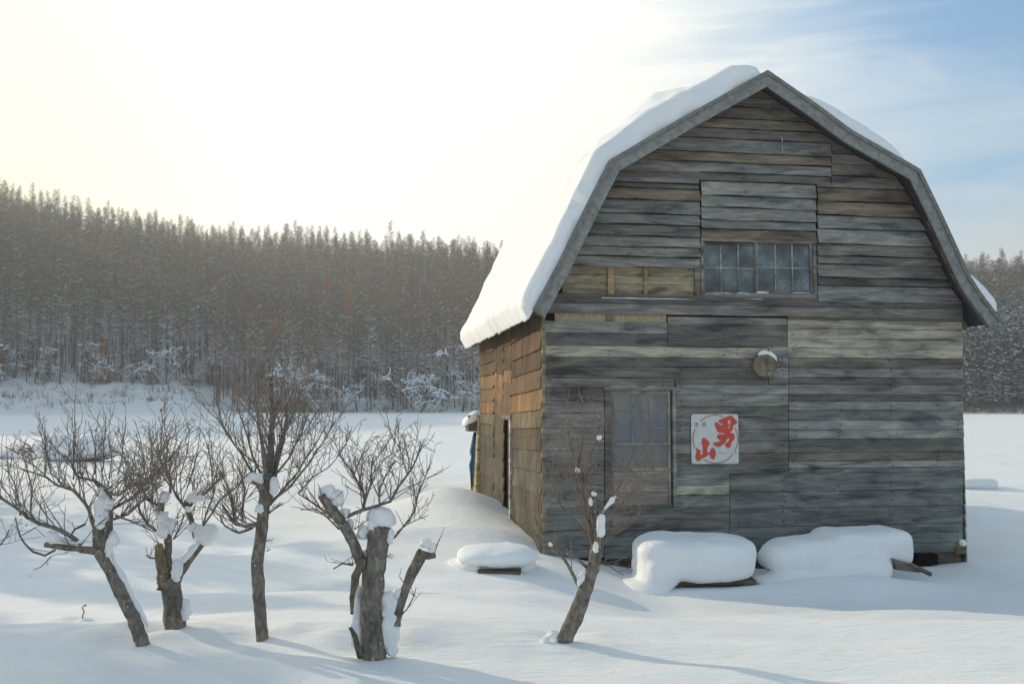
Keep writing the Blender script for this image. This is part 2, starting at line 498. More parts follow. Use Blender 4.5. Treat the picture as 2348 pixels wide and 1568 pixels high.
# roof deck
def slab(top, bot, d0, d1, mb, col=(1, 1, 1)):
    n = len(top); vs = []
    for d in (d0, d1):
        for p in top: vs.append((p.x, d, p.z))
        for p in bot: vs.append((p.x, d, p.z))
    fs = []
    for i in range(n - 1):
        fs += [(i, i + 1, n + i + 1, n + i), (2 * n + i, 3 * n + i, 3 * n + i + 1, 2 * n + i + 1),
               (i, 2 * n + i, 2 * n + i + 1, i + 1), (n + i, n + i + 1, 3 * n + i + 1, 3 * n + i)]
    fs += [(0, n, 3 * n, 2 * n), (n - 1, 3 * n - 1, 4 * n - 1, 2 * n - 1)]
    fs = [f if False else f for f in fs]
    mb.add(vs, fs, col)
mb = MB(); slab(PROF, offs(PROF, -.05), ROOFD0 + .03, ROOFD1, mb, (1, 1, 1))
roof = mb.build('roof', M_felt, barn, smooth=False)
# wall board trim at the verge
g_trim = (1, 1, 1)
mb = MB()
slab(offs(PROF, -.004), offs(PROF, -.21), ROOFD0 - .012, ROOFD0 + .026, mb, g_trim)
tr_ = mb.build('barge_board', M_barge, roof, smooth=False)
mb = MB(); slab(offs(PROF, .03), offs(PROF, -.035), ROOFD0 - .05, ROOFD0 + .01, mb, (.82, .8, .76)); mb.build('verge_trim', M_barge, roof, smooth=False)
mb = MB(); slab(offs(PROF, -.01), offs(PROF, -.2), ROOFD1 - .02, ROOFD1 + .02, mb, g_trim); mb.build('barge_board', M_barge, roof, smooth=False)
# soffit boards / rafters under the overhang
for s_ in (0, 1):
    for k in range(14):
        mb = MB(); d = -.35 + k * .66
        if s_ == 0: seg = offs(PROF, -.055)[:3]; seg2 = offs(PROF, -.15)[:3]
        else: seg = offs(PROF, -.055)[-4:]; seg2 = offs(PROF, -.15)[-4:]
        slab(seg, seg2, d, d + .05, mb, (.13, .11, .09)); mb.build('rafter', M_trim, roof, smooth=False)
# soffit closing the front overhang horizontally at the right
# clip function for gable boards
INN = offs(PROF, -.09)
def ulim(z):
    # left/right u of inner profile at height z
    L = None; Rr = None
    for a, b in zip(INN, INN[1:]):
        lo, hi = (a, b) if a.z < b.z else (b, a)
        if lo.z <= z <= hi.z:
            t = (z - lo.z) / max(1e-6, hi.z - lo.z); u = lo.x + (hi.x - lo.x) * t
            if a.z < b.z: L = u if L is None else L
            else: Rr = u
    pk = max(INN, key=lambda p: p.z)
    if z > pk.z: return pk.x, pk.x
    if L is None: L = 0.
    if Rr is None: Rr = WID
    return max(L, 0.), min(Rr, WID + .0)

def plank(mb, u0b, u0t, u1b, u1t, zb, zt, col, tilt=.0, warp=.006, d=0., th=.028, axis='front', segs=None, slope=0.):
    """a long board; front face at -d, bottom edge stands out by tilt"""
    L = max(u1b - u0b, u1t - u0t)
    if L < .03: return
    n = segs or max(2, int(L / .35))
    sd = random.uniform(0, 100)
    vs = []
    for i in range(n + 1):
        t = i / n
        ub = mix(u0b, u1b, t); ut = mix(u0t, u1t, t)
        wz = warp * noise.noise(Vector((ub * 1.3, sd, 0))) * 2.2
        wd = warp * noise.noise(Vector((ub * 1.0, sd, 5))) * 2.2
        q = slope * (t - .5) * L
        for (u, z, dd) in ((ub, zb + wz + q, d + tilt + wd + .0), (ut, zt + q, d + wd * .3)):
            vs.append((u, -dd, z)); vs.append((u, -dd + th, z))
    fs = []
    for i in range(n):
        a = i * 4; b = a + 4
        fs += [(a, b, b + 2, a + 2), (a + 1, a + 3, b + 3, b + 1), (a, a + 1, b + 1, b), (a + 2, b + 2, b + 3, a + 3)]
    fs += [(0, 2, 3, 1), (n * 4, n * 4 + 1, n * 4 + 3, n * 4 + 2)]
    if axis == 'left':
        vs = [(b_, a_, c_) for a_, b_, c_ in vs]; fs = [f[::-1] for f in fs]
    mb.add(vs, fs, col)

greys = [(.20, .21, .215), (.165, .172, .175), (.225, .235, .24), (.18, .175, .165), (.145, .15, .155), (.195, .20, .205)]
darks = [(.11, .108, .104), (.098, .098, .098), (.125, .118, .108)]
def tone(kind):
    if kind == 'l': c = (.275, .262, .232)
    elif kind == 'll': c = (.205, .21, .207)
    elif kind == 'd': c = random.choice(darks)
    elif kind == 'b': c = (.15, .128, .105)
    elif kind == 'u': c = (.125, .135, .14)
    elif kind == 'p': c = (.15, .142, .145)
    else: c = random.choice(greys)
    k = random.uniform(.88, 1.12); return tuple(v * k for v in c)

# ---- upper gable siding (clapboard)
def rows(mb, px_x, ys, kinds, xl, xr, tilt=.022, warp=.006, d=0., gap=.004):
    """boards between view-y lines ys at reference column px_x; xl/xr px or None (roof line)"""
    zs = [W(px_x, y)[1] for y in ys]
    for i in range(len(ys) - 1):
        zt, zb = zs[i], zs[i + 1]
        ym = (ys[i] + ys[i + 1]) / 2
        lt, rt = ulim(zt); lb, rb = ulim(zb)
        u0b, u0t = (lb, lt) if xl is None else (W(xl, ym)[0],) * 2
        u1b, u1t = (rb, rt) if xr is None else (W(xr, ym)[0],) * 2
        u0b = max(u0b, lb); u0t = max(u0t, lt); u1b = min(u1b, rb); u1t = min(u1t, rt)
        if u1t <= u0t + .01: u0t = u1t = (u0t + u1t) / 2 + 0.
        k = kinds[i % len(kinds)] if not isinstance(kinds, str) else kinds[i % len(kinds)]
        gp = .011 if tilt else .007
        plank(mb, u0b + .002, u0t + .002, u1b - .002, u1t - .002, zb + gp, zt - .001, tone(k), tilt * 1.9, warp * (1.35 if tilt else 1.6), d=d + .03)
mb = MB()
rows(mb, 1758, [205, 228, 251, 278, 301, 324.5], 'bpdbp', None, None)
rows(mb, 1758, [324.5, 356, 379, 402, 421], 'gbgd', None, 1903)
rows(mb, 1480, [372, 394, 421, 433], 'bgd', None, 1600)
mb_g = mb
rows(mb, 1480, [433, 460, 492, 517, 543.5, 568, 590.5, 615], ['b', 'g', 'g', 'g', 'g', 'll', 'll'], None, 1603, .03, .009)
rows(mb, 1740, [421, 453.6, 480, 509, 529, 551], ['ll', 'll', 'll', 'g', 'b'], 1606, 1868, .026, .008)
rows(mb, 1950, [324.5, 356, 379, 406.5, 434], 'dpdp', 1905, None, .016)
rows(mb, 1950, [421, 434], 'p', 1871, 1906, .01)
rows(mb, 1950, [434, 465, 497, 528, 562, 589, 608, 637.6, 656.5, 694], ['b', 'b', 'g', 'g', 'g', 'p', 'g', 'd', 'g'], 1872, None, .03, .009)
# beam boards over full width
rows(mb, 1740, [682, 703, 726], 'dp', None, None, .0, .003, d=.045)
front_up = mb.build('gable_siding', M_gable, barn, smooth=False)

# recess: sheltered yellow boards, studs
mb = MB()
rows(mb, 1480, [612, 632, 652, 681], 'lll', 1290, 1596, .0, .001, d=-.06)
yel = (.235, .21, .155)
mb.c = [yel] * len(mb.v)
mb.build('inner_boards', M_inner, barn, smooth=False)
for (x0, x1, y0, y1, c) in ((1393, 1407, 613, 678, (.30, .23, .13)), (1476, 1484, 613, 680, (.22, .18, .12)), (1592, 1605, 615, 682, (.14, .125, .11))):
    mb = MB(); u0, z1 = W(x0, y0); u1, z0 = W(x1, y1); box(mb, (u0, -.03, z0), (u1, .05, z1), c); mb.build('stud', M_wood, barn, smooth=False)
# snow lying on the ledge below the recess
def ledge_snow(x0, x1, y, h, d0, d1, parent, name='ledge_snow'):
    mb = MB(); u0, z = W(x0, y, d0); u1, _ = W(x1, y, d0)
    n = max(4, int((u1 - u0) / .05)); vs = []; fs = []
    for i in range(n + 1):
        t = i / n; u = mix(u0, u1, t); e = min(1, 6 * t, 6 * (1 - t))
        hh = h * e * (.6 + .9 * abs(noise.noise(Vector((u * 3, y, 0)))) * 1.4)
        for d, q in ((d0, 0.), (d0, .7), (mix(d0, d1, .4), 1.), (d1, .8), (d1, 0)): vs.append((u, d, z + hh * q))
    for i in range(n):
        for j in range(4):
            a = i * 5 + j; fs.append((a, a + 5, a + 6, a + 1))
    mb.add(vs, fs); return mb.build(name, M_roofsnow, parent)
ledge_snow(1290, 1600, 682, .022, -.075, -.01, barn)
ledge_snow(1700, 1860, 685, .012, -.075, -.02, barn)

# ---- lower wall boards
mb = MB()
rows(mb, 1400, [889, 920, 948, 981, 1007, 1032, 1063, 1087, 1112, 1161, 1177, 1214, 1248, 1277],
     ['d', 'p', 'g', 'p', 'g', 'g', 'p', 'g', 'g', 'u', 'u', 'u', 'u'], 1247, 1384.5, 0, .003)
rows(mb, 1400, [738, 765, 795], ['ll', 'd'], 1247, 1529, 0, .003)
rows(mb, 1600, [727, 745, 770, 795], ['p', 'd', 'd'], 1530, 1803, 0, .003)
rows(mb, 1500, [795, 819.5, 842, 868], ['l', 'd', 'd'], 1247, 1760, 0, .003)
rows(mb, 1500, [868, 889], ['p'], 1247, 1545, 0, .003)
rows(mb, 1650, [868, 882], ['d'], 1546, 1760, 0, .003)
rows(mb, 1780, [795, 819.5, 842, 868, 882], ['ll', 'g', 'g', 'p'], 1761, 1806.5, 0, .003)
rows(mb, 1650, [882, 905, 932, 957, 985, 1012, 1040, 1068, 1087], ['ll', 'g', 'd', 'g', 'p', 'g', 'd', 'g'], 1549, 1806.5, 0, .003)
rows(mb, 1600, [1087, 1112, 1135, 1161], ['g', 'l', 'g'], 1549, 1671.5, 0, .003)
rows(mb, 1550, [1161, 1177, 1214, 1248, 1277], ['u', 'p', 'u', 'u'], 1385.5, 1671.5, 0, .003)
# right part
rows(mb, 2000, [736, 756, 779, 800, 822], ['l', 'l', 'l', 'l'], 1804, 2206, 0, .002, d=.012)
rows(mb, 2000, [822, 844.6, 866.6, 882, 905, 920.5, 941, 963, 985, 1006, 1037, 1056.5, 1072, 1083],
     ['d', 'g', 'd', 'p', 'd', 'll', 'g', 'g', 'll', 'd', 'd', 'g', 'p'], 1807.5, 2206, 0, .002)
rows(mb, 1950, [1083.5, 1125, 1162, 1203.5, 1247, 1271], ['u', 'u', 'u', 'u', 'u'], 1672.5, 2206, 0, .002)
front_lo = mb.build('wall_boards', M_wood, barn, smooth=False)
mb = MB(); rn = random.Random(3)
for px in (1262, 1372, 1395, 1520, 1560, 1655, 1690, 1795, 1820, 1925, 2040, 2150, 2196):
    for py in np.arange(745, 1262, 11.5):
        if rn.random() < .35 or (1385 < px < 1548 and py > 885): continue
        u, z = W(px + rn.uniform(-4, 4), py + rn.uniform(-2, 2)); q = rn.uniform(.005, .009)
        box(mb, (u - q, -.047, z - q * 1.2), (u + q, -.03, z + q), (.05, .04, .035))
nl = mb.build('nail_heads', M_wood, barn, smooth=False); tag(nl, None, None, None, 'stuff')
# insulation strips under the beam, at both ends
mb = MB()
for x0, x1, y0, y1 in ((1272, 1390, 716, 738), (1404, 1527, 720, 740)):
    u0, z1 = W(x0, y0); u1, z0 = W(x1, y1); box(mb, (u0, -.012, z0), (u1, .04, z1), (1, 1, 1))
mb.build('insulation', M_insul, barn, smooth=False)
mb = MB(); 
u0, z1 = W(1806, 725); u1, z0 = W(2200, 738); box(mb, (u0, -.01, z0), (u1, .04, z1), (.6, .6, .55)); mb.build('insulation', M_insul, barn, smooth=False)
mb = MB(); u0, z1 = W(1390, 716); u1, z0 = W(1404, 740); box(mb, (u0 - .02, -.02, z0), (u1 + .02, .04, z1), (.14, .10, .08)); mb.build('stud', M_wood, barn, smooth=False)

# hollow shell painted near-black for the unlit interior, so board gaps read dark
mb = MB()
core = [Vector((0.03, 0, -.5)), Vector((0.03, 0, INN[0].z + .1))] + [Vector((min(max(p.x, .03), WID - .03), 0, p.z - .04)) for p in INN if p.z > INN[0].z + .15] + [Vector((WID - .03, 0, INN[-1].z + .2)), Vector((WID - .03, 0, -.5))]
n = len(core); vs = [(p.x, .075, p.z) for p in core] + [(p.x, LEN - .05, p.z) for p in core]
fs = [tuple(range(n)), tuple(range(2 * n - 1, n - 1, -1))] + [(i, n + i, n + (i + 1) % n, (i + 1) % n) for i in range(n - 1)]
mb.add(vs, fs, (1, 1, 1)); mb.build('shade_core', M_dark, barn, smooth=False)
# back and right walls
mb = MB()
z = -.5
while z < 8:
    zt = z + .2; l0, r0 = ulim(max(z, INN[-1].z + .3)); l1, r1 = ulim(max(zt, INN[-1].z + .3))
    if r1 - l1 < .1: break
    nb = len(mb.v); plank(mb, l0, l1, r0, r1, z, zt - .004, tone('g'), 0, .003, d=0.)
    for i in range(nb, len(mb.v)): a_, b_, c_ = mb.v[i]; mb.v[i] = (a_, LEN + .0 - b_, c_)
    z = zt
mb.build('back_wall', M_wood, barn, smooth=False)
mb = MB(); z = -.6
while z < INN[-1].z + .4:
    nb = len(mb.v); plank(mb, .0, .0, LEN, LEN, z, z + .196, tone('g'), 0.01, .003, d=0., axis='left')
    for i in range(nb, len(mb.v)): a_, b_, c_ = mb.v[i]; mb.v[i] = (WID - a_, b_, c_)
    z += .2
mb.build('side_wall', M_wood, barn, smooth=False)

# ---- left wall: warped shingle-like boards with a doorway
# joints along the wall read in the photo -> d of each panel
dj = [0.0, WL(1185, 900)[0], WL(1137, 900)[0], WL(1101, 900)[0]]
print('left wall joints', dj)
dd0, dd1 = WL(1177, 1060)[0], WL(1159, 1060)[0]     # door opening
ztop_door = WL(1168, 962)[1]
mb = MB()
TOP = PROF[0].z + .12
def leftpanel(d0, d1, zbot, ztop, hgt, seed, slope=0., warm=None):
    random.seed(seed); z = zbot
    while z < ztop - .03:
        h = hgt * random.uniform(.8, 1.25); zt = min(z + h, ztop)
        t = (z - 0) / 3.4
        if z > 2.85: c = random.choice([(.15, .085, .05), (.17, .10, .06), (.12, .075, .05)])  # eave shade painted in as darker top boards
        elif z > 2.0: c = random.choice([(.42, .235, .115), (.36, .21, .11), (.30, .19, .11)])  # sunlight painted in as a brighter orange band
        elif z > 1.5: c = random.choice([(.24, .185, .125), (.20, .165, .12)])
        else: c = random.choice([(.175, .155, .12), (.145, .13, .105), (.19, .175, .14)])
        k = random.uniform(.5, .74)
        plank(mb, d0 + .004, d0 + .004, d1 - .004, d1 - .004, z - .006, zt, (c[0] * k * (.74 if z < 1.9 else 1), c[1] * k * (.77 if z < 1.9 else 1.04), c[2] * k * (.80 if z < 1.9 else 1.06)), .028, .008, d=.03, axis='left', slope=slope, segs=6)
        z = zt
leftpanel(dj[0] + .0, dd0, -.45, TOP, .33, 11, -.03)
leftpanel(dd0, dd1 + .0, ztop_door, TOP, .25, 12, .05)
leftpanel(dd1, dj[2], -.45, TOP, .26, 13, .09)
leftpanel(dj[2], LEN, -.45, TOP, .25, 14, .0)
random.seed(5)
mb.build('side_wall', M_woodv, barn, smooth=False)
mb = MB(); box(mb, (-.02, dd0 - .09, -.4), (-.085, dd0 + .03, ztop_door + .05), (.36, .34, .30)); mb.build('door_post', M_wood, barn, smooth=False)
mb = MB(); box(mb, (-.02, dd0 - .05, ztop_door), (-.075, dd1 + .05, ztop_door + .09), (.17, .14, .11)); mb.build('door_lintel', M_wood, barn, smooth=False)
mb = MB(); box(mb, (.12, dd0 - .1, -.5), (.16, dd1 + .1, ztop_door + .1), (.10, .085, .07)); mb.build('door', M_woodv, barn, smooth=False)
# corner board front left and leaning rear-corner board
mb = MB(); box(mb, (-.035, -.04, -.3), (.02, .03, W(1250, 722)[1]), (.19, .16, .12), .004); mb.build('corner_board', M_wood, barn, smooth=False)
mb = MB()
for k in range(9):
    z0 = -.1 + k * .24; box(mb, (-.02 - .012 * (9 - k) * .8 - .05, LEN - .12, z0), (.03, LEN + .16 + .02 * (9 - k), z0 + .23), (.34, .27, .16), .01)
mb.build('rear_corner_boards', M_wood, barn, smooth=False)

# ---- lower window (sliding glass door)
win = empty('glazed_door', (0, 0, 0)); win.parent = barn
tag(win)
def wbox(name, x0, y0, x1, y1, d0, d1, mat, col, parent, jit=0.):
    u0, z1 = W(x0, (y0 + y1) / 2)[0], W((x0 + x1) / 2, y0)[1]; u1, z0 = W(x1, (y0 + y1) / 2)[0], W((x0 + x1) / 2, y1)[1]
    mb = MB(); box(mb, (u0, d0, z0), (u1, d1, z1), col, jit); return mb.build(name, mat, parent, smooth=False)
fr = (.145, .14, .135)
fm = MB()
def fbox(mb, x0, y0, x1, y1, d0, d1, col, jit=0.):
    u0, z1 = W(x0, (y0 + y1) / 2)[0], W((x0 + x1) / 2, y0)[1]; u1, z0 = W(x1, (y0 + y1) / 2)[0], W((x0 + x1) / 2, y1)[1]
    box(mb, (u0, d0, z0), (u1, d1, z1), col, jit)
fbox(fm, 1386, 893, 1401, 1161, -.055, .04, (.10, .098, .095)); fbox(fm, 1536, 893, 1541, 1161, -.02, .04, (.06, .058, .055)); fbox(fm, 1541, 887, 1548, 1161, -.075, .04, (.20, .205, .20))  # dark strip inside the right jamb is painted-in shadow
fbox(fm, 1383, 886, 1548, 895, -.09, .04, (.16, .155, .145), .004); fbox(fm, 1401, 1157, 1541, 1162, -.05, .04, (.12, .115, .105))
win_f = fm.build('frame', M_wood, win, smooth=False)
sm = MB()
for (x0, y0, x1, y1) in ((1401, 896, 1535, 903), (1401, 903, 1406, 1157), (1531, 903, 1536, 1157), (1406, 1014, 1531, 1020), (1406, 1072, 1531, 1080)):
    fbox(sm, x0, y0, x1, y1, -.035, .0, (.19, .185, .175))
for x in (1449, 1489): fbox(sm, x, 903, x + 2, 1072, -.028, -.005, (.20, .20, .195))
for y in (942, 980, 1046): fbox(sm, 1406, y, 1531, y + 1.2, -.028, -.005, (.20, .20, .195))
sm.build('sash', M_trim, win, smooth=False)
pm = MB()
for a, b in ((1081, 1104), (1105, 1128), (1129, 1157)): fbox(pm, 1406, a, 1531, b, -.022, .0, (.23, .205, .19))
pm.build('door_panel', M_wood, win, smooth=False)
wbox('pane', 1405, 902, 1532, 1073, -.016, -.010, M_glass, (1, 1, 1), win)
wbox('curtain', 1404, 901, 1533, 1074, .045, .055, M_curtain, (1, 1, 1), win)
ledge_snow(1392, 1475, 887, .02, -.09, .0, win, 'ledge_snow')
ledge_snow(1475, 1545, 887, .010, -.09, .0, win, 'ledge_snow')

# ---- upper window
win2 = empty('loft_window', (0, 0, 0)); win2.parent = barn
fm = MB()
fbox(fm, 1605, 553, 1613, 684, -.05, .06, fr); fbox(fm, 1862, 558, 1870, 684, -.05, .06, fr)
fbox(fm, 1605, 549, 1870, 557, -.055, .06, (.17, .165, .155)); fbox(fm, 1612, 673, 1864, 682, -.07, .06, (.16, .155, .15))
fm.build('frame', M_wood, win2, smooth=False)
sh = (.155, .16, .155)
for (x0, x1, mx_) in ((1613, 1735, (1652, 1692)), (1731, 1861, (1775, 1814))):
    s = MB(); dof = .01 if x0 == 1613 else -.02
    fbox(s, x0, 557, x0 + 5, 673, dof - .02, dof + .02, sh); fbox(s, x1 - 6, 557, x1, 673, dof - .02, dof + .02, sh)
    fbox(s, x0 + 5, 557, x1 - 6, 562, dof - .02, dof + .02, (.08, .07, .06)); fbox(s, x0 + 5, 668, x1 - 6, 673, dof - .02, dof + .02, sh)
    for q in mx_: fbox(s, q, 562, q + 2.2, 668, dof - .012, dof + .008, (.24, .25, .245))
    fbox(s, x0 + 5, 613.5, x1 - 6, 616, dof - .010, dof + .006, (.24, .25, .245))
    so_ = s.build('sash', M_trim, win2, smooth=False)
    wbox('pane', x0 + 4, 560, x1 - 5, 670, dof + .008, dof + .014, M_frost, (1, 1, 1), so_)
ledge_snow(1614, 1732, 673, .03, -.07, .0, win2); ledge_snow(1733, 1765, 672, .03, -.06, .0, win2); ledge_snow(1815, 1862, 672, .018, -.06, .0, win2)

# foundation timbers / stones under the wall
for (x0, x1) in ((1247, 1460), (1720, 1780), (2050, 2205)):
    mb = MB(); u0, z = W(x0, 1275); u1, _ = W(x1, 1275)
    box(mb, (u0, .02, -.9), (u1, .3, -.2), (.08, .07, .06), .01); mb.build('foundation_beam', M_wood, barn, smooth=False)
mb = MB(); fbox(mb, 2088, 1266, 2135, 1292, -.22, .1, (.045, .045, .045), .012); mb.build('foundation_stone', M_felt, barn, smooth=False)
mb = MB(); fbox(mb, 2190, 1246, 2208, 1269, -.05, .02, (.13, .10, .07), .01); mb.build('corner_block', M_wood, barn, smooth=False)
mb = MB(); q = W(2201, 1243); superq(mb, (q[0], -.07, q[1]), (.065, .06, .06), 0, .8, .8, 12, 8, .02, 9.); mb.build('snow_clump', M_roofsnow, barn)

# ---- roof snow
def arc(pts):
    L = [0]
    for a, b in zip(pts, pts[1:]): L.append(L[-1] + (b - a).length)
    return L
def roof_snow():
    base = [p.copy() for p in PROF]
    Ls = arc(base); tot = Ls[-1]
    peak = Ls[5]; kneeL = Ls[3]; kneeR = Ls[9]; flareR = Ls[11]
    def pt(s):
        for i in range(len(Ls) - 1):
            if s <= Ls[i + 1] or i == len(Ls) - 2:
                t = (s - Ls[i]) / (Ls[i + 1] - Ls[i]); return base[i] + (base[i + 1] - base[i]) * t
    def smn(s, w=.28):
        a = pt(max(0, s - w)); b = pt(min(tot, s + w)); t = (b - a).normalized(); return Vector((-t.z, 0, t.x))
    def piece(s0, s1, th, d0, d1, name, hang=0.):
        ns = int((s1 - s0) / .09); nd = int((d1 - d0) / .11)
        vs = []; fs = []
        for i in range(ns + 1):
            s = mix(s0, s1, i / ns)
            for j in range(nd + 1):
                d = mix(d0, d1, j / nd)
                T = th(s, d)
                e = min(s - s0 if hang == 0 else 9, s1 - s, d - d0 + .0, d1 - d)
                rr = max(T * .55, .03)
                k = 1. if e >= rr else sqrt(max(0, 1 - (1 - e / rr) ** 2))
                if hang and s - s0 < .3:
                    k *= sqrt(max(0., 1 - (1 - (s - s0) / .3) ** 2)) if s - s0 < .3 else 1
                n = smn(s)
                lump = 1 + .20 * noise.noise(Vector((s * .9, d * .7, 3))) * .7 + .035 * noise.noise(Vector((s * 6, d * 5, 1))) + .09 * noise.noise(Vector((s * 3, d * 2.4, 7)))
                p = pt(s) + n * (T * k * lump + .008)
                wob = 0.
                if hang:
                    q = max(0, 1 - (s - s0) / .7)
                    p = p + Vector((-.10, 0, -.13)) * q * q * hang * (1 + .5 * noise.noise(Vector((d * 2.1, 0, 1))))
                fr_ = max(0, 1 - (d - d0) / .25)
                vs.append((p.x, d - .0 * fr_ + .05 * noise.noise(Vector((s * 1.7, 0, 2))) * (1 if j < 3 else 0), p.z))
        o = len(vs)
        for i in range(ns + 1):
            s = mix(s0, s1, i / ns)
            for j in range(nd + 1):
                d = mix(d0, d1, j / nd); p = pt(s)
                if hang:
                    q = max(0, 1 - (s - s0) / .7)
                    p = p + Vector((-.10, 0, -.16)) * q * q * hang * (1 + .5 * noise.noise(Vector((d * 2.1, 0, 1))))
                vs.append((p.x, d, p.z + .0))
        W_ = nd + 1
        for i in range(ns):
            for j in range(nd):
                a = i * W_ + j
                fs.append((a, a + 1, a + W_ + 1, a + W_)); fs.append((o + a, o + a + W_, o + a + W_ + 1, o + a + 1))
        for i in range(ns):
            a = i * W_; fs.append((a, a + W_, o + a + W_, o + a)); a = i * W_ + nd; fs.append((a, o + a, o + a + W_, a + W_))
        for j in range(nd):
            a = j; fs.append((a, o + a, o + a + 1, a + 1)); a = ns * W_ + j; fs.append((a, a + 1, o + a + 1, o + a))
        mb = MB(); mb.add(vs, fs); ob = mb.build(name, M_roofsnow, barn)
        bm = bmesh.new(); bm.from_mesh(ob.data); bmesh.ops.recalc_face_normals(bm, faces=bm.faces); bm.to_mesh(ob.data); bm.free()
    def thL(s, d):
        a = interp(s, [(0, .25), (kneeL * .5, .27), (kneeL - .3, .28), (kneeL + .3, .36), (kneeL + 1.0, .44), (peak - 1.0, .50), (peak - .35, .42), (peak + .02, .06)])
        b = interp(s, [(0, .32), (kneeL * .6, .36), (kneeL, .42), (kneeL + .8, .62), (peak - 1.1, .80), (peak - .3, .50), (peak + .1, .10)])
        return mix(a, b, sstep(0.1, 1.6, d))
    piece(-.0, peak - .02, thL, ROOFD0 + .02, ROOFD1, 'roof_snow', hang=.85)
    def thR(s, d):
        a = 1.3 * interp(s, [(peak - .05, .06), (peak + .5, .05), (peak + 1.1, .20), (peak + 1.9, .31), (kneeR - .5, .22), (kneeR - .1, .07), (kneeR + .1, .03)])
        return a * mix(.9, 1.3, sstep(0, 2, d))
    piece(peak + .02, kneeR + .05, thR, ROOFD0 + .06, ROOFD1, 'roof_snow')
    def thF(s, d):
        return interp(s, [(flareR - .3, .08), (flareR + .2, .26), (flareR + .6, .36), (tot - .25, .36), (tot, .12)])
    piece(flareR - .15, tot - .03, thF, ROOFD0 + .08, ROOFD1, 'roof_snow')
roof_snow()

def lp(u, d, z): # barn local -> world
    return Vector((F0.x + u * cp - d * sp_, F0.y + u * sp_ + d * cp, z))

# ---- sign
def curve_mesh(name, polys, depth=.002):
    """fills closed 2-D polygons (even-odd) and returns a mesh"""
    cu = bpy.data.curves.new(name, 'CURVE'); cu.dimensions = '2D'; cu.fill_mode = 'BOTH'; cu.extrude = depth
    for pts in polys:
        sp = cu.splines.new('POLY'); sp.points.add(len(pts) - 1); sp.use_cyclic_u = True
        for p, (x, y) in zip(sp.points, pts): p.co = (x, y, 0, 1)
    ob = bpy.data.objects.new(name, cu); COL.objects.link(ob)
    dg = bpy.context.evaluated_depsgraph_get(); me = bpy.data.meshes.new_from_object(ob.evaluated_get(dg))
    bpy.data.objects.remove(ob); return me
def text_mesh(name, body, size, depth=.001):
    cu = bpy.data.curves.new(name, 'FONT'); cu.body = body; cu.size = size; cu.extrude = depth; cu.align_x = 'CENTER'; cu.align_y = 'CENTER'
    ob = bpy.data.objects.new(name, cu); COL.objects.link(ob)
    dg = bpy.context.evaluated_depsgraph_get(); me = bpy.data.meshes.new_from_object(ob.evaluated_get(dg))
    bpy.data.objects.remove(ob); return me
def flatmat(name, col, rough=.35, rust=False):
    m, nt, bs = newmat(name)
    tc = N(nt, 'ShaderNodeTexCoord').outputs['Object']
    n = noisetex(nt, tc, 14, 4, .6); n2 = noisetex(nt, tc, 60, 3, .6)
    c = ramp(nt, n, [(.3, tuple(v * .86 for v in col)), (.65, col)])
    if rust:
        c = mul(nt, c, (.22, .13, .08), ramp(nt, n2, [(.70, (0, 0, 0)), (.76, (.7, .7, .7))]), 'MIX')
    nt.links.new(c, bs.inputs['Base Color']); bs.inputs['Roughness'].default_value = rough
    return m
M_signw = flatmat('white_enamel', (.62, .64, .60), .3, True); M_red = flatmat('red_enamel', (.62, .055, .035), .35); M_ringred = flatmat('worn_red_enamel', (.50, .13, .10), .4)
M_smalltxt = flatmat('faded_grey_lettering', (.45, .42, .42), .5); M_rust = simple('rusty_metal', (.10, .06, .04), .8, .4, 30)
us0, zs1 = W(1582, 949); us1, zs0 = W(1691, 1062)
sw, shh = us1 - us0, zs1 - zs0
sign = empty('enamel_sign', lp(us0, -.05, zs0), PHI, 'white square enamel sign with bold red brush-written characters on the plank wall', 'sign')
mb = MB(); vs = []; 
out = []
cr = .025
for (cx, cz, a0) in ((sw - cr, shh - cr, 0), (cr, shh - cr, 90), (cr, cr, 180), (sw - cr, cr, 270)):
    for k in range(5): an = R(a0 + 22.5 * k); out.append((cx + cr * cos(an), cz + cr * sin(an)))
n = len(out)
vs = [(x, -.012, z) for x, z in out] + [(x, .0, z) for x, z in out]
mb.add(vs, [tuple(range(n))[::-1], tuple(range(n, 2 * n))] + [(i, (i + 1) % n, n + (i + 1) % n, n + i) for i in range(n)])
o = mb.build('plate', M_signw, sign, smooth=False)
bm = bmesh.new(); bm.from_mesh(o.data); bmesh.ops.recalc_face_normals(bm, faces=bm.faces); bm.to_mesh(o.data); bm.free()
def sg(x, y): return ((x - 225) / 1192. * sw, (1 - (y - 187) / 1225.) * shh)
otoko = [[(900, 345), (1100, 265), (1215, 220), (1260, 232), (1330, 310), (1390, 375), (1385, 405), (1330, 455), (1290, 470), (1275, 510), (1285, 540), (1250, 600), (1200, 637), (1212, 655), (1260, 650), (1310, 690), (1325, 750), (1300, 830), (1240, 880), (1225, 940), (1222, 985), (1170, 1022), (1110, 1015), (1080, 970), (1075, 908), (1110, 890), (1145, 880), (1187, 795), (1160, 783), (1130, 800), (1100, 860), (1050, 915), (1000, 955), (950, 985), (900, 1003), (850, 990), (812, 950), (780, 915), (800, 885), (880, 880), (940, 850), (985, 815), (940, 827), (890, 790), (872, 740), (880, 700), (920, 688), (1050, 682), (1056, 650), (932, 656), (880, 610), (840, 540), (818, 470), (815, 400), (850, 388), (905, 402), (940, 432), (952, 456), (1000, 456), (1020, 432), (1010, 415), (962, 420), (930, 390)],
         [(1145, 370), (1170, 342), (1222, 345), (1215, 400), (1200, 450), (1195, 520), (1170, 540), (1138, 535), (1145, 520), (1172, 510), (1180, 430), (1150, 410)],
         [(983, 540), (1003, 533), (1020, 550), (1000, 562)]]
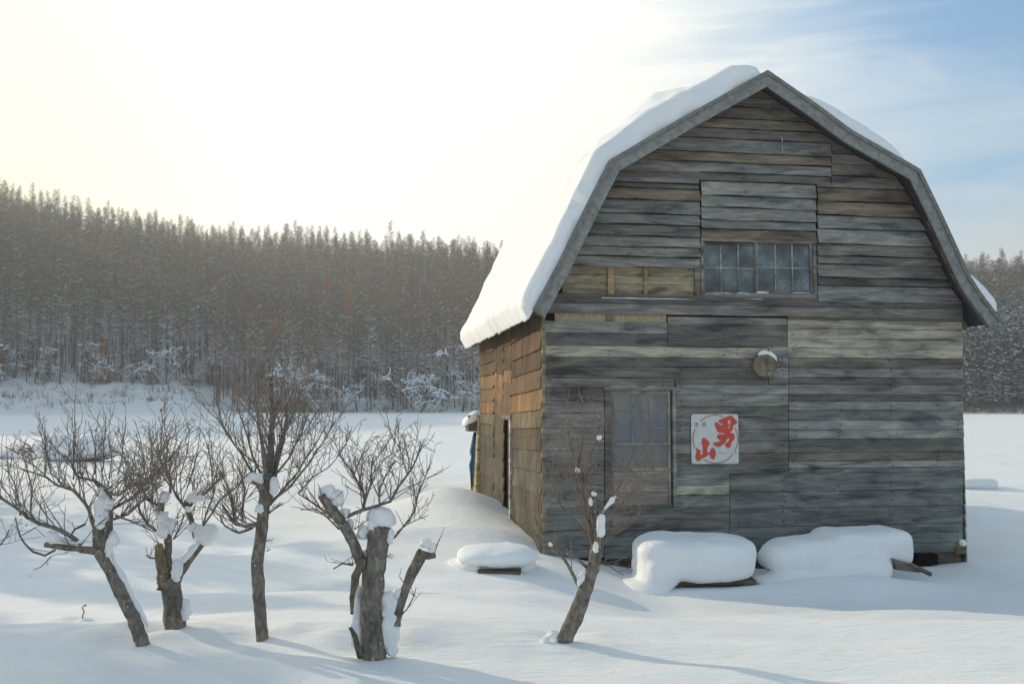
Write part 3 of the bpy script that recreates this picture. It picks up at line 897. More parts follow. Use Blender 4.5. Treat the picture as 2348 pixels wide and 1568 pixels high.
yama = [[(480, 800), (540, 766), (582, 790), (650, 850), (685, 910), (662, 960), (627, 1010), (617, 1145), (660, 1138), (690, 1105), (700, 1050), (735, 1025), (790, 1025), (815, 1080), (835, 1140), (825, 1230), (800, 1290), (760, 1303), (710, 1282), (690, 1240), (687, 1180), (655, 1186), (612, 1212), (560, 1250), (490, 1272), (430, 1330), (372, 1352), (330, 1290), (312, 1230), (335, 1150), (345, 1090), (325, 1042), (350, 1028), (400, 1042), (450, 1085), (455, 1130), (442, 1170), (470, 1190), (500, 1180), (505, 1050), (500, 950), (480, 910), (443, 905), (490, 870)]]
def put(me, name, mat, parent, locu, rot=(pi / 2, 0, 0)):
    me.materials.clear(); me.materials.append(mat); o = bpy.data.objects.new(name, me); COL.objects.link(o); o.parent = parent
    o.location = locu; o.rotation_euler = rot; return o
put(curve_mesh('lettering', [[sg(*p) for p in q] for q in otoko]), 'lettering', M_red, sign, (0, -.0155, 0))
put(curve_mesh('lettering', [[sg(*p) for p in q] for q in yama]), 'lettering', M_red, sign, (0, -.0155, 0))
# dry-brush hairs
hair = []
for k in range(5): x0, y0 = 705 + 12 * k, 870 + 33 * k; hair.append([sg(x0, y0), sg(820, y0 + 6 + 6 * k), sg(820, y0 + 13 + 6 * k)])
put(curve_mesh('lettering', hair), 'lettering', M_red, sign, (0, -.0145, 0))
def arcpoly(xa, ya, xb, yb):
    a0 = atan2((ya - 805) / 590, (xa - 830) / 562); a1 = atan2((yb - 805) / 590, (xb - 830) / 562)
    if a1 < a0: a1 += 2 * pi
    o_ = []; i_ = []
    for k in range(25):
        a = mix(a0, a1, k / 24); o_.append(sg(830 + 574 * cos(a), 805 + 602 * sin(a))); i_.append(sg(830 + 552 * cos(a), 805 + 578 * sin(a)))
    return o_ + i_[::-1]
put(curve_mesh('ring', [arcpoly(450, 365, 1045, 250), arcpoly(1330, 540, 1305, 1115), arcpoly(1262, 1190, 520, 1295), arcpoly(310, 1020, 325, 545)]), 'ring', M_ringred, sign, (0, -.0148, 0))
for ch, x in (('清', 350), ('酒', 540)):
    u, z = sg(x, 455); put(text_mesh('lettering', ch, .062 * sw / .8 * 1.35), 'lettering', M_ringred, sign, (u, -.0150, z))
for ch, x in (('昔', 950), ('山', 1042), ('老', 1138), ('大', 1235), ('酒', 1330)):
    u, z = sg(x, 1148); put(text_mesh('lettering', ch, .030 * sw / .8 * 1.2), 'lettering', M_smalltxt, sign, (u, -.0150, z))
mb = MB()
for x, y in ((240, 210), (825, 192), (1310, 190), (1400, 205), (245, 1385), (1405, 1412), (830, 1400), (250, 800), (1400, 805)):
    u, z = sg(x, y); superq(mb, (u, -.013, z), (.008, .006, .008), 0, 1, 1, 8, 6, 0)
mb.build('nails', M_rust, sign)

# ---- round wood slab with snow
u, z = W(1749, 838); rr = .215
slab_o = empty('round_wood_slab', lp(u, -.06, z), PHI, 'round cracked log slab with a snow cap hung above the enamel sign', 'wood slab')
mb = MB(); vs = []; n = 32
for d, k in ((-.075, .0), (-.08, .6), (-.07, .94), (-.05, 1.), (.03, 1.)):
    for j in range(n):
        a = 2 * pi * j / n; q = rr * k * (1 + .05 * noise.noise(Vector((cos(a) * 2, sin(a) * 2, 1))) - (.10 if abs(a - pi / 2 - .1) < .14 and k > .5 else 0))
        vs.append((q * cos(a), d + .012 * noise.noise(Vector((cos(a) * 3 * k, sin(a) * 3 * k, 4))), q * sin(a) * .98))
fs = [(i * n + j, i * n + (j + 1) % n, (i + 1) * n + (j + 1) % n, (i + 1) * n + j) for i in range(4) for j in range(n)] + [tuple(range(4 * n, 5 * n))]
mb.add(vs, fs, (.16, .145, .115)); mb.build('slab', M_trim, slab_o, smooth=False)
mb = MB(); box(mb, (.008, -.084, -.19), (.016, -.07, .14), (.03, .028, .025), .006); box(mb, (.02, -.083, -.095), (.14, -.075, -.087), (.035, .03, .025), .003); mb.build('crack', M_trim, slab_o, smooth=False)
mb = MB()
for a0, a1 in ((62, 128), (18, 88)):
    pts = [(rr * 1.0 * cos(R(a)), -.045, rr * 1.0 * sin(R(a)) + .006) for a in np.linspace(a1, a0, 9)]
    tube(mb, pts, [.010, .026, .038, .042, .042, .038, .034, .026, .012], 10, .25)
mb.build('snow_cap', M_roofsnow, slab_o)

# little metal hooks high on the gable
for i, (x, y) in enumerate(((1788, 322), (1789, 345))):
    u, z = W(x, y); h = empty('hook', lp(u, -.07, z), PHI, ('upper' if i == 0 else 'lower') + ' of two small pale metal hooks high on the gable', 'hook', 'pale hooks on the gable')
    mb = MB(); tube(mb, [(-.03, -.01, .03), (-.005, -.015, .045), (.008, -.01, .01), (.012, 0, -.06)], .007, 6); mb.build('hook_wire', simple('pale_metal', (.5, .5, .45), .4) if i == 0 else bpy.data.materials['pale_metal'], h)

# ---- small things at the rear left: box with snow, blue tarp, stick
d0 = LEN + .1
u, z = loc(P(1092, 968, 25.0)).x, P(1092, 968, 25.0).z
bx = empty('wooden_box', P(1085, 988, 25.0), PHI, 'small dark wooden box capped with snow fixed at the rear corner of the barn', 'box')
mb = MB(); box(mb, (-.16, -.3, .0), (.22, .25, .40), (.14, .12, .10), .01); mb.build('box_body', M_wood, bx, smooth=False)
mb = MB(); superq(mb, (-.06, 0, .30), (.20, .36, .13), 0, .7, .6, 24, 12, .04, 4., 2., tilt=(.6, 0)); mb.build('snow_cap', M_roofsnow, bx)
tp = empty('tarp', P(1090, 1100, 25.0), PHI, 'narrow blue tarp hanging below the snowy box at the barn rear corner', 'tarp')
mb = MB(); b0 = P(1090, 1100, 25.0)
edge = [(1086, 1093, 990), (1083, 1092, 1005), (1077, 1090, 1035), (1081, 1089, 1047), (1076, 1088, 1065), (1078, 1088, 1085), (1079, 1086, 1110), (1080, 1084, 1127)]
vs = []; n = len(edge)
for k, (xl, xr, y) in enumerate(edge):
    for j in range(6):
        p = P(mix(xl, xr, j / 5), y, 24.95 + .06 * sin(j * 2.2 + k * .7)) - b0; vs.append(p)
fs = [(k * 6 + j, k * 6 + j + 1, k * 6 + j + 7, k * 6 + j + 6) for k in range(n - 1) for j in range(5)]
mb.add([(v.x * cp + v.y * sp_, -v.x * sp_ + v.y * cp, v.z) for v in vs], fs); o = mb.build('tarp_cloth', M_tarp, tp)
sm_ = o.modifiers.new('thickness', 'SOLIDIFY'); sm_.thickness = .012
st = MB(); tube(st, [P(1089, 1110, 24.9) - P(1080, 1130, 24.8), P(1076, 1132, 24.8) - P(1080, 1130, 24.8)], .013, 6, col=(.4, .3, .25)); q = st.build('stick', M_wood); q.location = P(1080, 1130, 24.8)
tag(q, 'thin dark stick poking from the snow under the blue tarp', 'stick')

def melt(o, vox=.028, disp=.035, sc=.35, sm=10):
    m = o.modifiers.new('merge', 'REMESH'); m.mode = 'VOXEL'; m.voxel_size = vox; m.use_smooth_shade = True
    m = o.modifiers.new('soften', 'SMOOTH'); m.iterations = sm; m.factor = .6
    for k, (d_, q_) in enumerate(((disp, sc), (disp * .28, sc * .22))):
        t = bpy.data.textures.new('snow_lumps', 'CLOUDS'); t.noise_scale = q_; t.noise_depth = 2
        m = o.modifiers.new('lumps', 'DISPLACE'); m.texture = t; m.strength = d_; m.texture_coords = 'GLOBAL'; m.mid_level = .5
    return o
# ------------------------------------------------------------------ snow covered things in front of the barn
def pxm(px, depth): return px * depth / F
g = G(1600, 1350)
D = g.y
pil = empty('woodpile', (P(1590, 1350, D + .6).x, D + .6, g.z), R(2), 'low stack of dark planks under a thick square cushion of snow', 'woodpile')
mb = MB(); hw = pxm(118, D)
for k in range(3):
    box(mb, (-hw * .75, -.5 + .02 * k, -.12 + k * .075), (hw * 1.12, .55, -.052 + k * .075), (.13 - .02 * k, .115 - .02 * k, .085 - .015 * k), .012)
mb.build('planks', M_wood, pil, smooth=False)
mb = MB(); zc = pxm(52, D) + .05
superq(mb, (0, -.02, zc), (pxm(138, D), .66, pxm(50, D)), 0, .5, .45, 64, 36, .05, 1.8, 3.1, tilt=(.0, .02))
superq(mb, (-hw * .80, -.22, zc - .16), (.30, .50, .26), .2, .6, .6, 24, 16, .03, 2.5, 5.)
superq(mb, (-hw * 1.0, -.15, -.02), (.42, .75, .14), 0, 1, 1, 24, 12, .02, 2.5, 5.)
superq(mb, (hw * .98, -.05, zc - .02), (.15, .45, .20), 0, .8, .8, 20, 12, .02, 2.5, 9.)
melt(mb.build('snow_cushion', M_roofsnow, pil))
pb = empty('snow_covered_crate', (P(1608, 1262, D + 1.75).x, D + 1.9, H(P(1608, 1262, D + 1.8).x, D + 1.8)), PHI, 'snow covered crate hidden just behind the plank stack against the wall', 'crate')
mb = MB(); box(mb, (-.65, -.35, -.1), (.65, .35, .45), (.1, .09, .08), .01); mb.build('crate_body', M_wood, pb, smooth=False)
ztop = P(1608, 1226, D + 1.9).z - pb.location.z
mb = MB(); superq(mb, (0, 0, ztop - .24), (pxm(116, D + 1.9), .42, .24), 0, .5, .4, 44, 24, .04, 1.8, 9., tilt=(-.02, 0)); melt(mb.build('snow_cushion', M_roofsnow, pb))

# long heap on the right
D2 = 16.05
c = P(1915, 1300, D2); gz = H(c.x, D2)
lh = empty('lumber_heap', (c.x, D2, gz), R(7), 'long low heap of scrap timber under a rounded snow blanket by the right wall', 'lumber heap')
def lz(py, dd=0): return P(1915, py, D2 + dd).z - gz
def lx(px, dd=0): return P(px, 1280, D2 + dd).x - c.x
mb = MB()
top = lz(1222); bot = lz(1300)
superq(mb, (lx(1985), .12, (top + bot) / 2 + .03), (lx(2088) - lx(1985), .5, (top - bot) / 2 + .02), 0, .40, .36, 56, 32, .03, 1.5, 1.3)
superq(mb, (lx(1860), .05, lz(1268)), (lx(1960) - lx(1860), .5, lz(1226) - lz(1268)), 0, .62, .55, 52, 30, .04, 1.6, 4.4, tilt=(.06, 0))
superq(mb, (lx(1797), -.05, lz(1275)), (lx(1855) - lx(1797), .42, lz(1238) - lz(1275)), 0, .75, .7, 36, 24, .03, 2., 8.)
superq(mb, (lx(1752), -.0, lz(1277)), (.13, .2, .14), 0, .8, .8, 20, 14, .02, 4., 2.)
superq(mb, (lx(1940), -.12, lz(1300)), (.62, .55, .30), 0, .9, .8, 36, 20, .03, 2., 6.)
superq(mb, (lx(1830), -.25, lz(1322)), (.9, .5, .15), 0, 1, 1, 36, 14, .02, 2., 6.)
melt(mb.build('snow_cushion', M_roofsnow, lh), sm=14)
mb = MB()
box(mb, (lx(1768), -.38, lz(1325)), (lx(1855), .2, lz(1296)), (.12, .105, .08), .015)
box(mb, (lx(1745), -.2, lz(1300)), (lx(1790), .4, lz(1278)), (.05, .045, .04), .01)
mb.build('timber', M_wood, lh, smooth=False)
mb = MB()
a = [(lx(2022), lz(1272)), (lx(2060), lz(1283)), (lx(2086), lz(1305)), (lx(2030), lz(1298))]
vs = [(x, -.46, z) for x, z in a] + [(x, -.30, z) for x, z in a]
mb.add(vs, [(3, 2, 1, 0), (4, 5, 6, 7), (0, 1, 5, 4), (1, 2, 6, 5), (2, 3, 7, 6), (3, 0, 4, 7)], (.13, .12, .10))
tube(mb, [(lx(2060), -.45, lz(1285)), (lx(2103), -.55, lz(1308))], .035, 7, .2, col=(.13, .12, .10))
mb.build('broken_board', M_wood, lh, smooth=False)
mb = MB(); superq(mb, (lx(1951), -.42, lz(1282)), (.05, .10, .035), 0, 1, 1, 14, 10, 0); 
mb.build('knot_hole', M_wood, lh)

# lower-left lump with a dark board
g = G(1145, 1311); c = Vector((P(1143, 1300, g.y + .35).x, g.y + .35, g.z))
bl = empty('buried_board', c, R(-3), 'dark board peeking from under a low snow lump left of the barn corner', 'board')
mb = MB(); superq(mb, (0, .0, pxm(29, g.y)), (pxm(96, g.y), .56, pxm(26, g.y)), 0, .9, .85, 56, 28, .03, 1.6, 7.7); superq(mb, (-.12, .15, .02), (pxm(108, g.y), .5, pxm(20, g.y)), 0, .95, .9, 48, 20, .02, 1.6, 2.7, tilt=(0, .05)); melt(mb.build('snow_cushion', M_roofsnow, bl), .02, .02, .3, 14)
mb = MB(); box(mb, (-pxm(42, g.y), -.47, -.08), (pxm(56, g.y), .2, pxm(8, g.y)), (.085, .075, .065), .02); mb.build('board', M_wood, bl, smooth=False)
g = G(1163, 1262)
wb = empty('wood_offcut', g, R(15), 'short stub of brown timber sticking out of the snow before the barn corner', 'timber')
mb = MB(); box(mb, (-.075, -.1, -.05), (.075, .1, .085), (.14, .115, .09), .015); mb.build('timber_end', M_wood, wb, smooth=False)
mb = MB(); superq(mb, (.0, .02, .10), (.10, .12, .04), 0, .9, .9, 16, 10, .015, 6.); mb.build('snow_cap', M_roofsnow, wb)

# far heaps on the field, left
g = G(150, 1056)
fh = empty('snowy_brush_heap', g, R(5), 'large snow covered brush heap on the field behind the leftmost orchard tree', 'brush heap')
mb = MB(); q = lambda px: pxm(px, g.y)
superq(mb, (0, .8, q(26)), (q(88), 1.4, q(30)), 0, .75, .75, 48, 26, .22, .8, 3.3); superq(mb, (q(-20), .5, q(46)), (q(42), .9, q(14)), 0, .9, .9, 36, 20, .12, 1., 5.); superq(mb, (q(50), .4, q(20)), (q(50), 1.0, q(17)), 0, .9, .9, 36, 20, .12, 1., 1.)
mb.build('snow_blanket', M_roofsnow, fh)
mb = MB()
random.seed(31)
for k in range(70):
    x = random.choice([random.gauss(q(-72), .35), random.gauss(q(70), .5), random.gauss(q(-15), .4)]); z = random.uniform(.05, q(30)); y = random.uniform(-.9, -.1) * (1 - abs(x) / (q(88) * 1.6))
    dv = Vector((random.gauss(0, .5), random.gauss(-.3, .2), random.uniform(-.1, .6))); tube(mb, [(x, y + .3, z), Vector((x, y + .3, z)) + dv * .5, Vector((x, y + .3, z)) + dv * random.uniform(.7, 1.1)], [.03, .02, .008], 4, col=(1, .8, .7))
mb.build('brush', M_twig, fh)
g = G(20, 1052)
fh2 = empty('snowy_brush_heap', g, 0, 'low flat snow covered heap at the far left edge beside the large brush heap', 'brush heap')
mb = MB(); superq(mb, (0, .8, q(10)), (q(75), 1.0, q(16)), 0, .8, .7, 40, 22, .12, 1., 9.); mb.build('snow_blanket', M_roofsnow, fh2)
mb = MB(); box(mb, (q(-35), .05, q(8)), (q(-8), .5, q(16)), (.09, .06, .05), .03); mb.build('timber', M_wood, fh2, smooth=False)
# snow bank behind the barn on the right
g = G(2255, 1121)
sb = empty('snowy_woodpile', g, R(4), 'long low snow covered pile on the sunny field right of the barn', 'woodpile')
mb = MB(); superq(mb, (-.2, .5, pxm(10, g.y)), (pxm(60, g.y), .5, pxm(13, g.y)), 0, .5, .45, 44, 22, .04, 1.3, 2.); mb.build('snow_blanket', M_roofsnow, sb)

# weed sprout
g = G(190, 1424)
wd = empty('weed_stalk', g, 0, 'lone bent dead weed stalk poking through the snow at lower left', 'weed')
mb = MB(); tube(mb, [(0, 0, -.05), (-.005, 0, .05), (.01, 0, .09), (-.01, 0, .12), (.005, 0, .145), (.03, 0, .15), (.02, 0, .135)], .006, 5, col=(.8, .8, .8)); mb.build('stalk', M_twig, wd)
mb = MB(); superq(mb, (0, 0, .0), (.10, .08, .03), 0, 1.3, 1, 20, 10, .01, 8.); mb.build('snow_ring', M_roofsnow, wd)

# ------------------------------------------------------------------ orchard trees
def zo7(x, y): return (x * .3901, 932 + y * .3901)
def zo8(x, y): return (582.5 + x * .3901, 932 + y * .3901)
class Tree:
    def __init__(s, name, base, label, mtwig, seed):
        s.rnd = random.Random(seed); s.g = G(*base); s.D = s.g.y; s.k = s.D / F
        print('tree at', s.g); s.root = empty('apple_tree', s.g, 0, label, 'tree'); s.tr = MB(); s.tw = MB(); s.sn = MB(); s.mt = mtwig; s.dens = .95; s.lv = MB(); s.caps = []
    def p(s, xy, dy=0.): return P(xy[0], xy[1], s.D + dy) - s.g
    def limb(s, pts, r0, r1, dy=0., dy0=0., twigs=0, tl=.3, up=.6, mb=None, n=9, rough=.28, t0=.15, side=0., tone=(1, 1, 1)):
        """pts in view px, radii in px"""
        m = len(pts)
        P3 = [s.p(q, mix(dy0, dy, i / (m - 1))) for i, q in enumerate(pts)]
        big = r0 > 7
        cs = resample(P3, .035 if big else .05)
        K = len(cs)
        if not big:
            sd = s.rnd.uniform(0, 99)
            cs = [c_ + Vector((noise.noise(c_ * 6 + Vector((sd, 0, 0))), noise.noise(c_ * 6 + Vector((0, sd, 0))), noise.noise(c_ * 6 + Vector((0, 0, sd))))) * .016 * min(1, i / 3) for i, c_ in enumerate(cs)]
        rad = [mix(r0, r1, i / (K - 1)) * s.k for i in range(K)]
        if big:   # pruning knuckles
            rad = [r * (1 + .14 * max(0, noise.noise(c_ * 7 + Vector((3, 1, s.D))))) for r, c_ in zip(rad, cs)]
        tube(mb or s.tr, cs, rad, 14 if big else (7 if r0 > 3 else 5), rough if big else .12, s.rnd.uniform(0, 50), tone)
        for _ in range(int(twigs * s.dens)):
            i = int(mix(t0, 1, s.rnd.random()) * (K - 1)); i = max(0, min(K - 2, i))
            t = (cs[i + 1] - cs[i]).normalized()
            dv = Vector((s.rnd.gauss(side, .6), s.rnd.gauss(0, .45), abs(s.rnd.gauss(up, .45)))) + t * .5
            s.shoot(cs[i], dv.normalized(), tl * s.rnd.uniform(.55, 1.9), max(.0026, min(rad[i] * .42, .0052)), 0)
        return cs, rad
    def shoot(s, p, d, L, r, lv, up=.12):
        n = max(3, int(L / .055)); pts = [p.copy()]; q = p.copy(); dd = d.copy(); stp = L / n
        kids = []
        for i in range(n):
            dd = dd + Vector((s.rnd.gauss(0, .075), s.rnd.gauss(0, .075), up * .32 + s.rnd.gauss(0, .09)))
            dd.normalize(); q = q + dd * stp; pts.append(q.copy())
            if lv < 2 and i > 0 and s.rnd.random() < (.55 if lv == 0 else .30): kids.append((q.copy(), dd.copy(), i / n))
        tube(s.tw, pts, [mix(r, max(.0017, r * .35), i / n) for i in range(n + 1)], 5 if lv == 0 else 4, col=(1, 1, 1), cap=False)
        for (kp, kd, t) in kids:
            side = Vector((s.rnd.gauss(0, 1), s.rnd.gauss(0, 1), s.rnd.gauss(.1, .7))).normalized()
            nd = (kd * .75 + side * .75).normalized()
            s.shoot(kp, nd, L * (1 - t * .55) * s.rnd.uniform(.28, .65), max(.0021, r * .6), lv + 1)
    def cap(s, xy, rx, rz, dy=0., ry=None, e=.8, amp=.12, seed=1.):
        c = s.p(xy, dy); k = s.k; ry = ry or rx
        m = MB(); superq(m, c, (rx * k, ry * k, rz * k), s.rnd.uniform(-.3, .3), e, e, 32, 22, amp * 3.2 * rx * k, 1.1 / (rx * k), seed, tilt=(s.rnd.uniform(-.12, .12), 0)); s.caps.append(m)
    def strip(s, pts, w0, w1, dy=0.):
        P3 = resample([s.p(q, dy) for q in pts], .04); K = len(P3)
        rad = [mix(w0, w1, i / (K - 1)) * s.k * (.75 + .7 * abs(noise.noise(q * 9))) * min(1, .35 + 3 * i / K, .35 + 3 * (K - 1 - i) / K) for i, q in enumerate(P3)]
        m = MB(); tube(m, P3, rad, 10, .35); s.caps.append(m)
    def leaf(s, xy, size=6, dy=0.):
        c = s.p(xy, dy); k = s.k
        for j in range(2):
            a = s.rnd.uniform(0, 6); L = size * k
            pts = [c + Vector((0, 0, 0)), c + Vector((L * .5 * cos(a), L * .2, -L * .4)), c + Vector((L * .15 * cos(a), .1 * L, -L * 1.3)), c + Vector((-L * .4 * cos(a), 0, -L * .6))]
            s.lv.add(pts, [(0, 1, 2), (0, 2, 3)])
    def done(s):
        s.tr.build('trunk', M_bark, s.root); s.tw.build('twigs', s.mt, s.root)
        for m in s.caps: m.build('snow_cap', M_roofsnow, s.root)
        if s.lv.v: s.lv.build('withered_leaf', M_orange, s.root, smooth=False)

# tree 1 : leaning, far left
T = Tree('t1', (325, 1478), 'leftmost leaning orchard tree with wide tangled crown and snow strip along its trunk', M_twig, 1)
z7 = lambda *a: [zo7(x, y) for x, y in a]
T.limb(z7((850, 1440), (835, 1385), (795, 1270), (735, 1150), (680, 1030), (620, 920), (585, 845), (575, 770), (570, 700), (555, 655)), 16, 11, 0, 0, rough=.2)
T.limb(z7((600, 870), (560, 850), (480, 838), (350, 822), (262, 812)), 9, 5, -.25, 0, 5, .2)
T.limb(z7((590, 860), (620, 770), (640, 690), (640, 600), (650, 560), (620, 500), (560, 440)), 12, 5, .15, 0, 6, .3)
T.limb(z7((480, 810), (420, 765), (330, 715), (230, 685), (160, 655), (90, 590), (0, 525), (-60, 440)), 5.5, 2, -.4, -.1, 24, .28, .8)
T.limb(z7((540, 670), (520, 600), (470, 540), (430, 492), (330, 455), (270, 412), (200, 390), (130, 370)), 4.5, 1.5, -.2, 0, 30, .26, .7)
T.limb(z7((640, 610), (720, 570), (800, 520), (860, 450), (930, 400), (1000, 380)), 4.2, 1.5, .3, .1, 30, .27, .7)
T.limb(z7((620, 500), (560, 440), (450, 405), (420, 340), (380, 280)), 4, 1.6, .3, .1, 22, .26, .9)
T.limb(z7((600, 480), (690, 522), (780, 470), (880, 440), (980, 370)), 3.8, 1.4, -.3, 0, 28, .25, .8)
T.limb(z7((670, 660), (750, 632), (820, 565), (900, 500), (960, 460)), 3.4, 1.3, -.1, 0, 22, .24, .6)
T.limb(z7((680, 640), (760, 675), (850, 700), (900, 730)), 2.6, 1.2, -.3, 0, 12, .18, .3)
T.limb(z7((120, 640), (105, 540), (90, 450), (50, 390), (0, 340)), 2.2, 1.0, -.5, -.4, 14, .18, .8)
T.limb(z7((180, 660), (180, 560), (185, 490), (150, 350), (125, 270)), 2.4, 1.1, -.3, -.3, 12, .2, .9)
T.limb(z7((90, 650), (120, 760), (190, 860), (260, 882), (320, 850)), 1.8, 2.8, -.5, -.5, 3, .2, .3)
T.limb(z7((300, 880), (240, 940), (195, 958)), 1.5, .8, -.4, -.4, 3, .08, .1)
T.limb(z7((500, 690), (440, 720), (415, 760)), 3, 2, -.1, 0, 3, .15)
for k, (x, y, tx, ty) in enumerate([(430, 430, 420, 60), (540, 440, 560, 130), (600, 380, 615, 30), (690, 400, 735, 60), (560, 400, 525, 80), (430, 340, 430, -40), (640, 420, 640, 160), (740, 400, 700, 200), (470, 400, 440, 200), (350, 440, 300, 240), (300, 400, 215, 110), (260, 410, 265, 120)]):
    T.limb(z7((x, y), (mix(x, tx, .4) + 12, mix(y, ty, .4)), (tx, ty)), 1.6, .7, T.rnd.uniform(-.3, .3), 0, 7, .15, .9)
T.strip(z7((650, 830), (680, 930), (740, 1040), (790, 1140), (840, 1230), (870, 1290)), 6, 8, .02)
T.strip(z7((290, 790), (330, 775), (420, 800), (500, 790), (545, 800)), 9, 6, -.12)
T.cap(zo7(310, 770), 14, 13, -.22, seed=2); T.cap(zo7(600, 600), 16, 30, .0, 12, .6, seed=3); T.cap(zo7(640, 570), 10, 14, -.05, seed=4); T.cap(zo7(665, 780), 11, 18, 0, seed=5); T.cap(zo7(600, 500), 9, 10, 0, seed=8)
T.cap(zo7(590, 680), 11, 14, -.12, seed=6); T.cap(zo7(640, 830), 8, 20, -.02, seed=5)
T.leaf(zo7(175, 985), 6, -.2); T.leaf(zo7(490, 520), 6, -.1); T.leaf(zo7(155, 690), 5)
T.done()

# tree 2
T = Tree('t2', (400, 1441), 'stocky forked orchard stump tree with two pruned arms, one topped by a snow ball', M_twig, 2)
T.limb(z7((1030, 1350), (1030, 1300), (1022, 1200), (1012, 1100), (990, 1010)), 25, 21)
T.limb(z7((975, 1060), (955, 960), (938, 870), (935, 815)), 18, 9, -.1, 0, rough=.4, tone=(1.1, .95, .74))
T.limb(z7((1010, 1060), (1060, 960), (1100, 900), (1150, 840), (1205, 768)), 15, 9, .1, 0, rough=.3)
T.limb(z7((985, 980), (980, 880), (990, 800), (965, 720), (940, 650), (955, 570), (985, 500)), 11, 5, .1, 0, 8, .3)
T.limb(z7((1150, 770), (1125, 690), (1108, 610), (1092, 545)), 6.5, 6, .15, .1, 4, .3)
T.limb(z7((1100, 600), (1170, 530), (1240, 480), (1300, 400)), 4, 1.5, .3, .1, 22, .26, .8)
T.limb(z7((1090, 590), (1040, 530), (1010, 450), (1000, 350)), 4, 1.3, .0, .1, 20, .26, .9)
T.limb(z7((960, 600), (900, 560), (850, 520), (820, 440)), 3.6, 1.3, -.2, .1, 20, .24, .8)
T.limb(z7((930, 740), (870, 690), (820, 610), (790, 520)), 3.4, 1.3, .2, .1, 18, .24, .8)
T.limb(z7((1020, 780), (1060, 700), (1085, 640)), 2.8, 1.6, .2, .1, 10, .2)
T.limb(z7((1000, 510), (1000, 440), (960, 360), (930, 250)), 3.2, 1.1, .1, .1, 22, .24, .9)
T.limb(z7((910, 890), (880, 890), (850, 870)), 2.0, 1.0, -.1, -.05, 6, .07, .3)
T.limb(z7((1180, 720), (1240, 560), (1250, 420), (1240, 330)), 2.6, 1.2, .25, .2, 16, .22, .9)
for (x, y, tx, ty) in [(940, 330, 945, 10), (1000, 360, 1035, 110), (900, 430, 870, 120), (1050, 450, 1120, 120), (1240, 350, 1190, 150), (980, 300, 960, 70), (1100, 480, 1180, 130), (860, 450, 800, 90)]:
    T.limb(z7((x, y), (mix(x, tx, .5) + 10, mix(y, ty, .5)), (tx, ty)), 1.5, .7, T.rnd.uniform(-.2, .3), 0, 7, .15, .9)
T.cap(zo7(1212, 752), 26, 25, .08, 24, .85, .08, 3); T.strip(z7((1020, 960), (1060, 920), (1110, 860), (1170, 800)), 8, 9, .0)
T.cap(zo7(985, 705), 17, 16, .0, seed=1); T.cap(zo7(955, 740), 12, 12, -.08, seed=6); T.cap(zo7(955, 660), 13, 18, 0, seed=2); T.cap(zo7(965, 530), 11, 14, 0, seed=4); T.cap(zo7(1140, 530), 16, 11, .1, seed=5); T.cap(zo7(1040, 960), 11, 24, -.05, seed=4)
T.cap(zo7(1085, 1190), 13, 24, .02, 14, .7, seed=9); T.cap(zo7(1140, 710), 10, 10, .1, seed=7); T.cap(zo7(1105, 605), 8, 6, .05, seed=2)
T.leaf(zo7(945, 10), 7); T.leaf(zo7(1185, 40), 6)
T.done()

# tree 3 : straight
T = Tree('t3', (602, 1466), 'slender straight orchard tree with a tall upright brush of fine twigs', M_twig, 3); T.dens = .54
z8 = lambda *a: [zo8(x, y) for x, y in a]
T.limb(z8((50, 1420), (48, 1370), (35, 1200), (22, 1000), (20, 900), (35, 800), (48, 700), (55, 620), (62, 540)), 14, 13, rough=.16)
T.limb(z8((62, 560), (80, 440), (95, 330), (100, 200), (105, 80), (105, -40), (100, -170)), 12, 2.5, .1, 0, 34, .46, .9)
T.limb(z8((60, 560), (50, 480), (20, 440), (-10, 425)), 11, 9, -.15, 0, 3, .2, rough=.3)
T.limb(z8((70, 500), (60, 380), (50, 250), (30, 120), (20, -30)), 6.5, 2.0, -.2, 0, 24, .42, .9)
T.limb(z8((80, 560), (110, 470), (130, 340), (170, 200), (190, 80), (190, -20)), 7.5, 2.2, .2, 0, 28, .42, .9)
T.limb(z8((95, 560), (170, 500), (250, 420), (330, 330), (400, 215), (480, 85)), 3.6, 1.0, -.2, 0, 40, .24, .8)
T.limb(z8((80, 590), (160, 500), (260, 380), (350, 230), (440, 100)), 3.2, 1.0, .25, 0, 34, .24, .8)
T.limb(z8((60, 680), (20, 690), (-40, 700), (-110, 690), (-150, 640), (-180, 580)), 7, 2.6, -.2, 0, 30, .26, .8)
T.limb(z8((-100, 695), (-120, 600), (-150, 480), (-200, 380)), 3.2, 1.2, -.1, -.15, 26, .26, .9)
T.limb(z8((-60, 700), (-70, 600), (-60, 480), (-90, 350)), 3.0, 1.2, .1, -.1, 22, .24, .9)
T.limb(z8((-10, 710), (-90, 740), (-170, 700), (-200, 640)), 3.4, 1.5, .2, 0, 14, .2, .6)
T.limb(z8((-300, 700), (-200, 560), (-100, 470), (-20, 380)), 2.6, 1.6, -.1, -.2, 22, .2, .8)
T.limb(z8((70, 640), (120, 600), (160, 560)), 2.4, 1.1, -.1, 0, 10, .14, .5)
T.limb(z8((60, 500), (-40, 330), (-130, 200), (-210, 30), (-230, -60)), 3.4, 1.1, -.1, 0, 34, .26, 1.0)
T.limb(z8((65, 450), (-10, 280), (-60, 120), (-110, -60)), 3.2, 1.1, .2, 0, 32, .27, 1.0)
T.limb(z8((110, 420), (200, 300), (270, 160), (330, 20)), 3.0, 1.0, .2, 0, 32, .25, .9)
T.limb(z8((100, 380), (150, 210), (220, 80), (270, -90)), 3.0, 1.0, -.2, 0, 30, .27, .9)
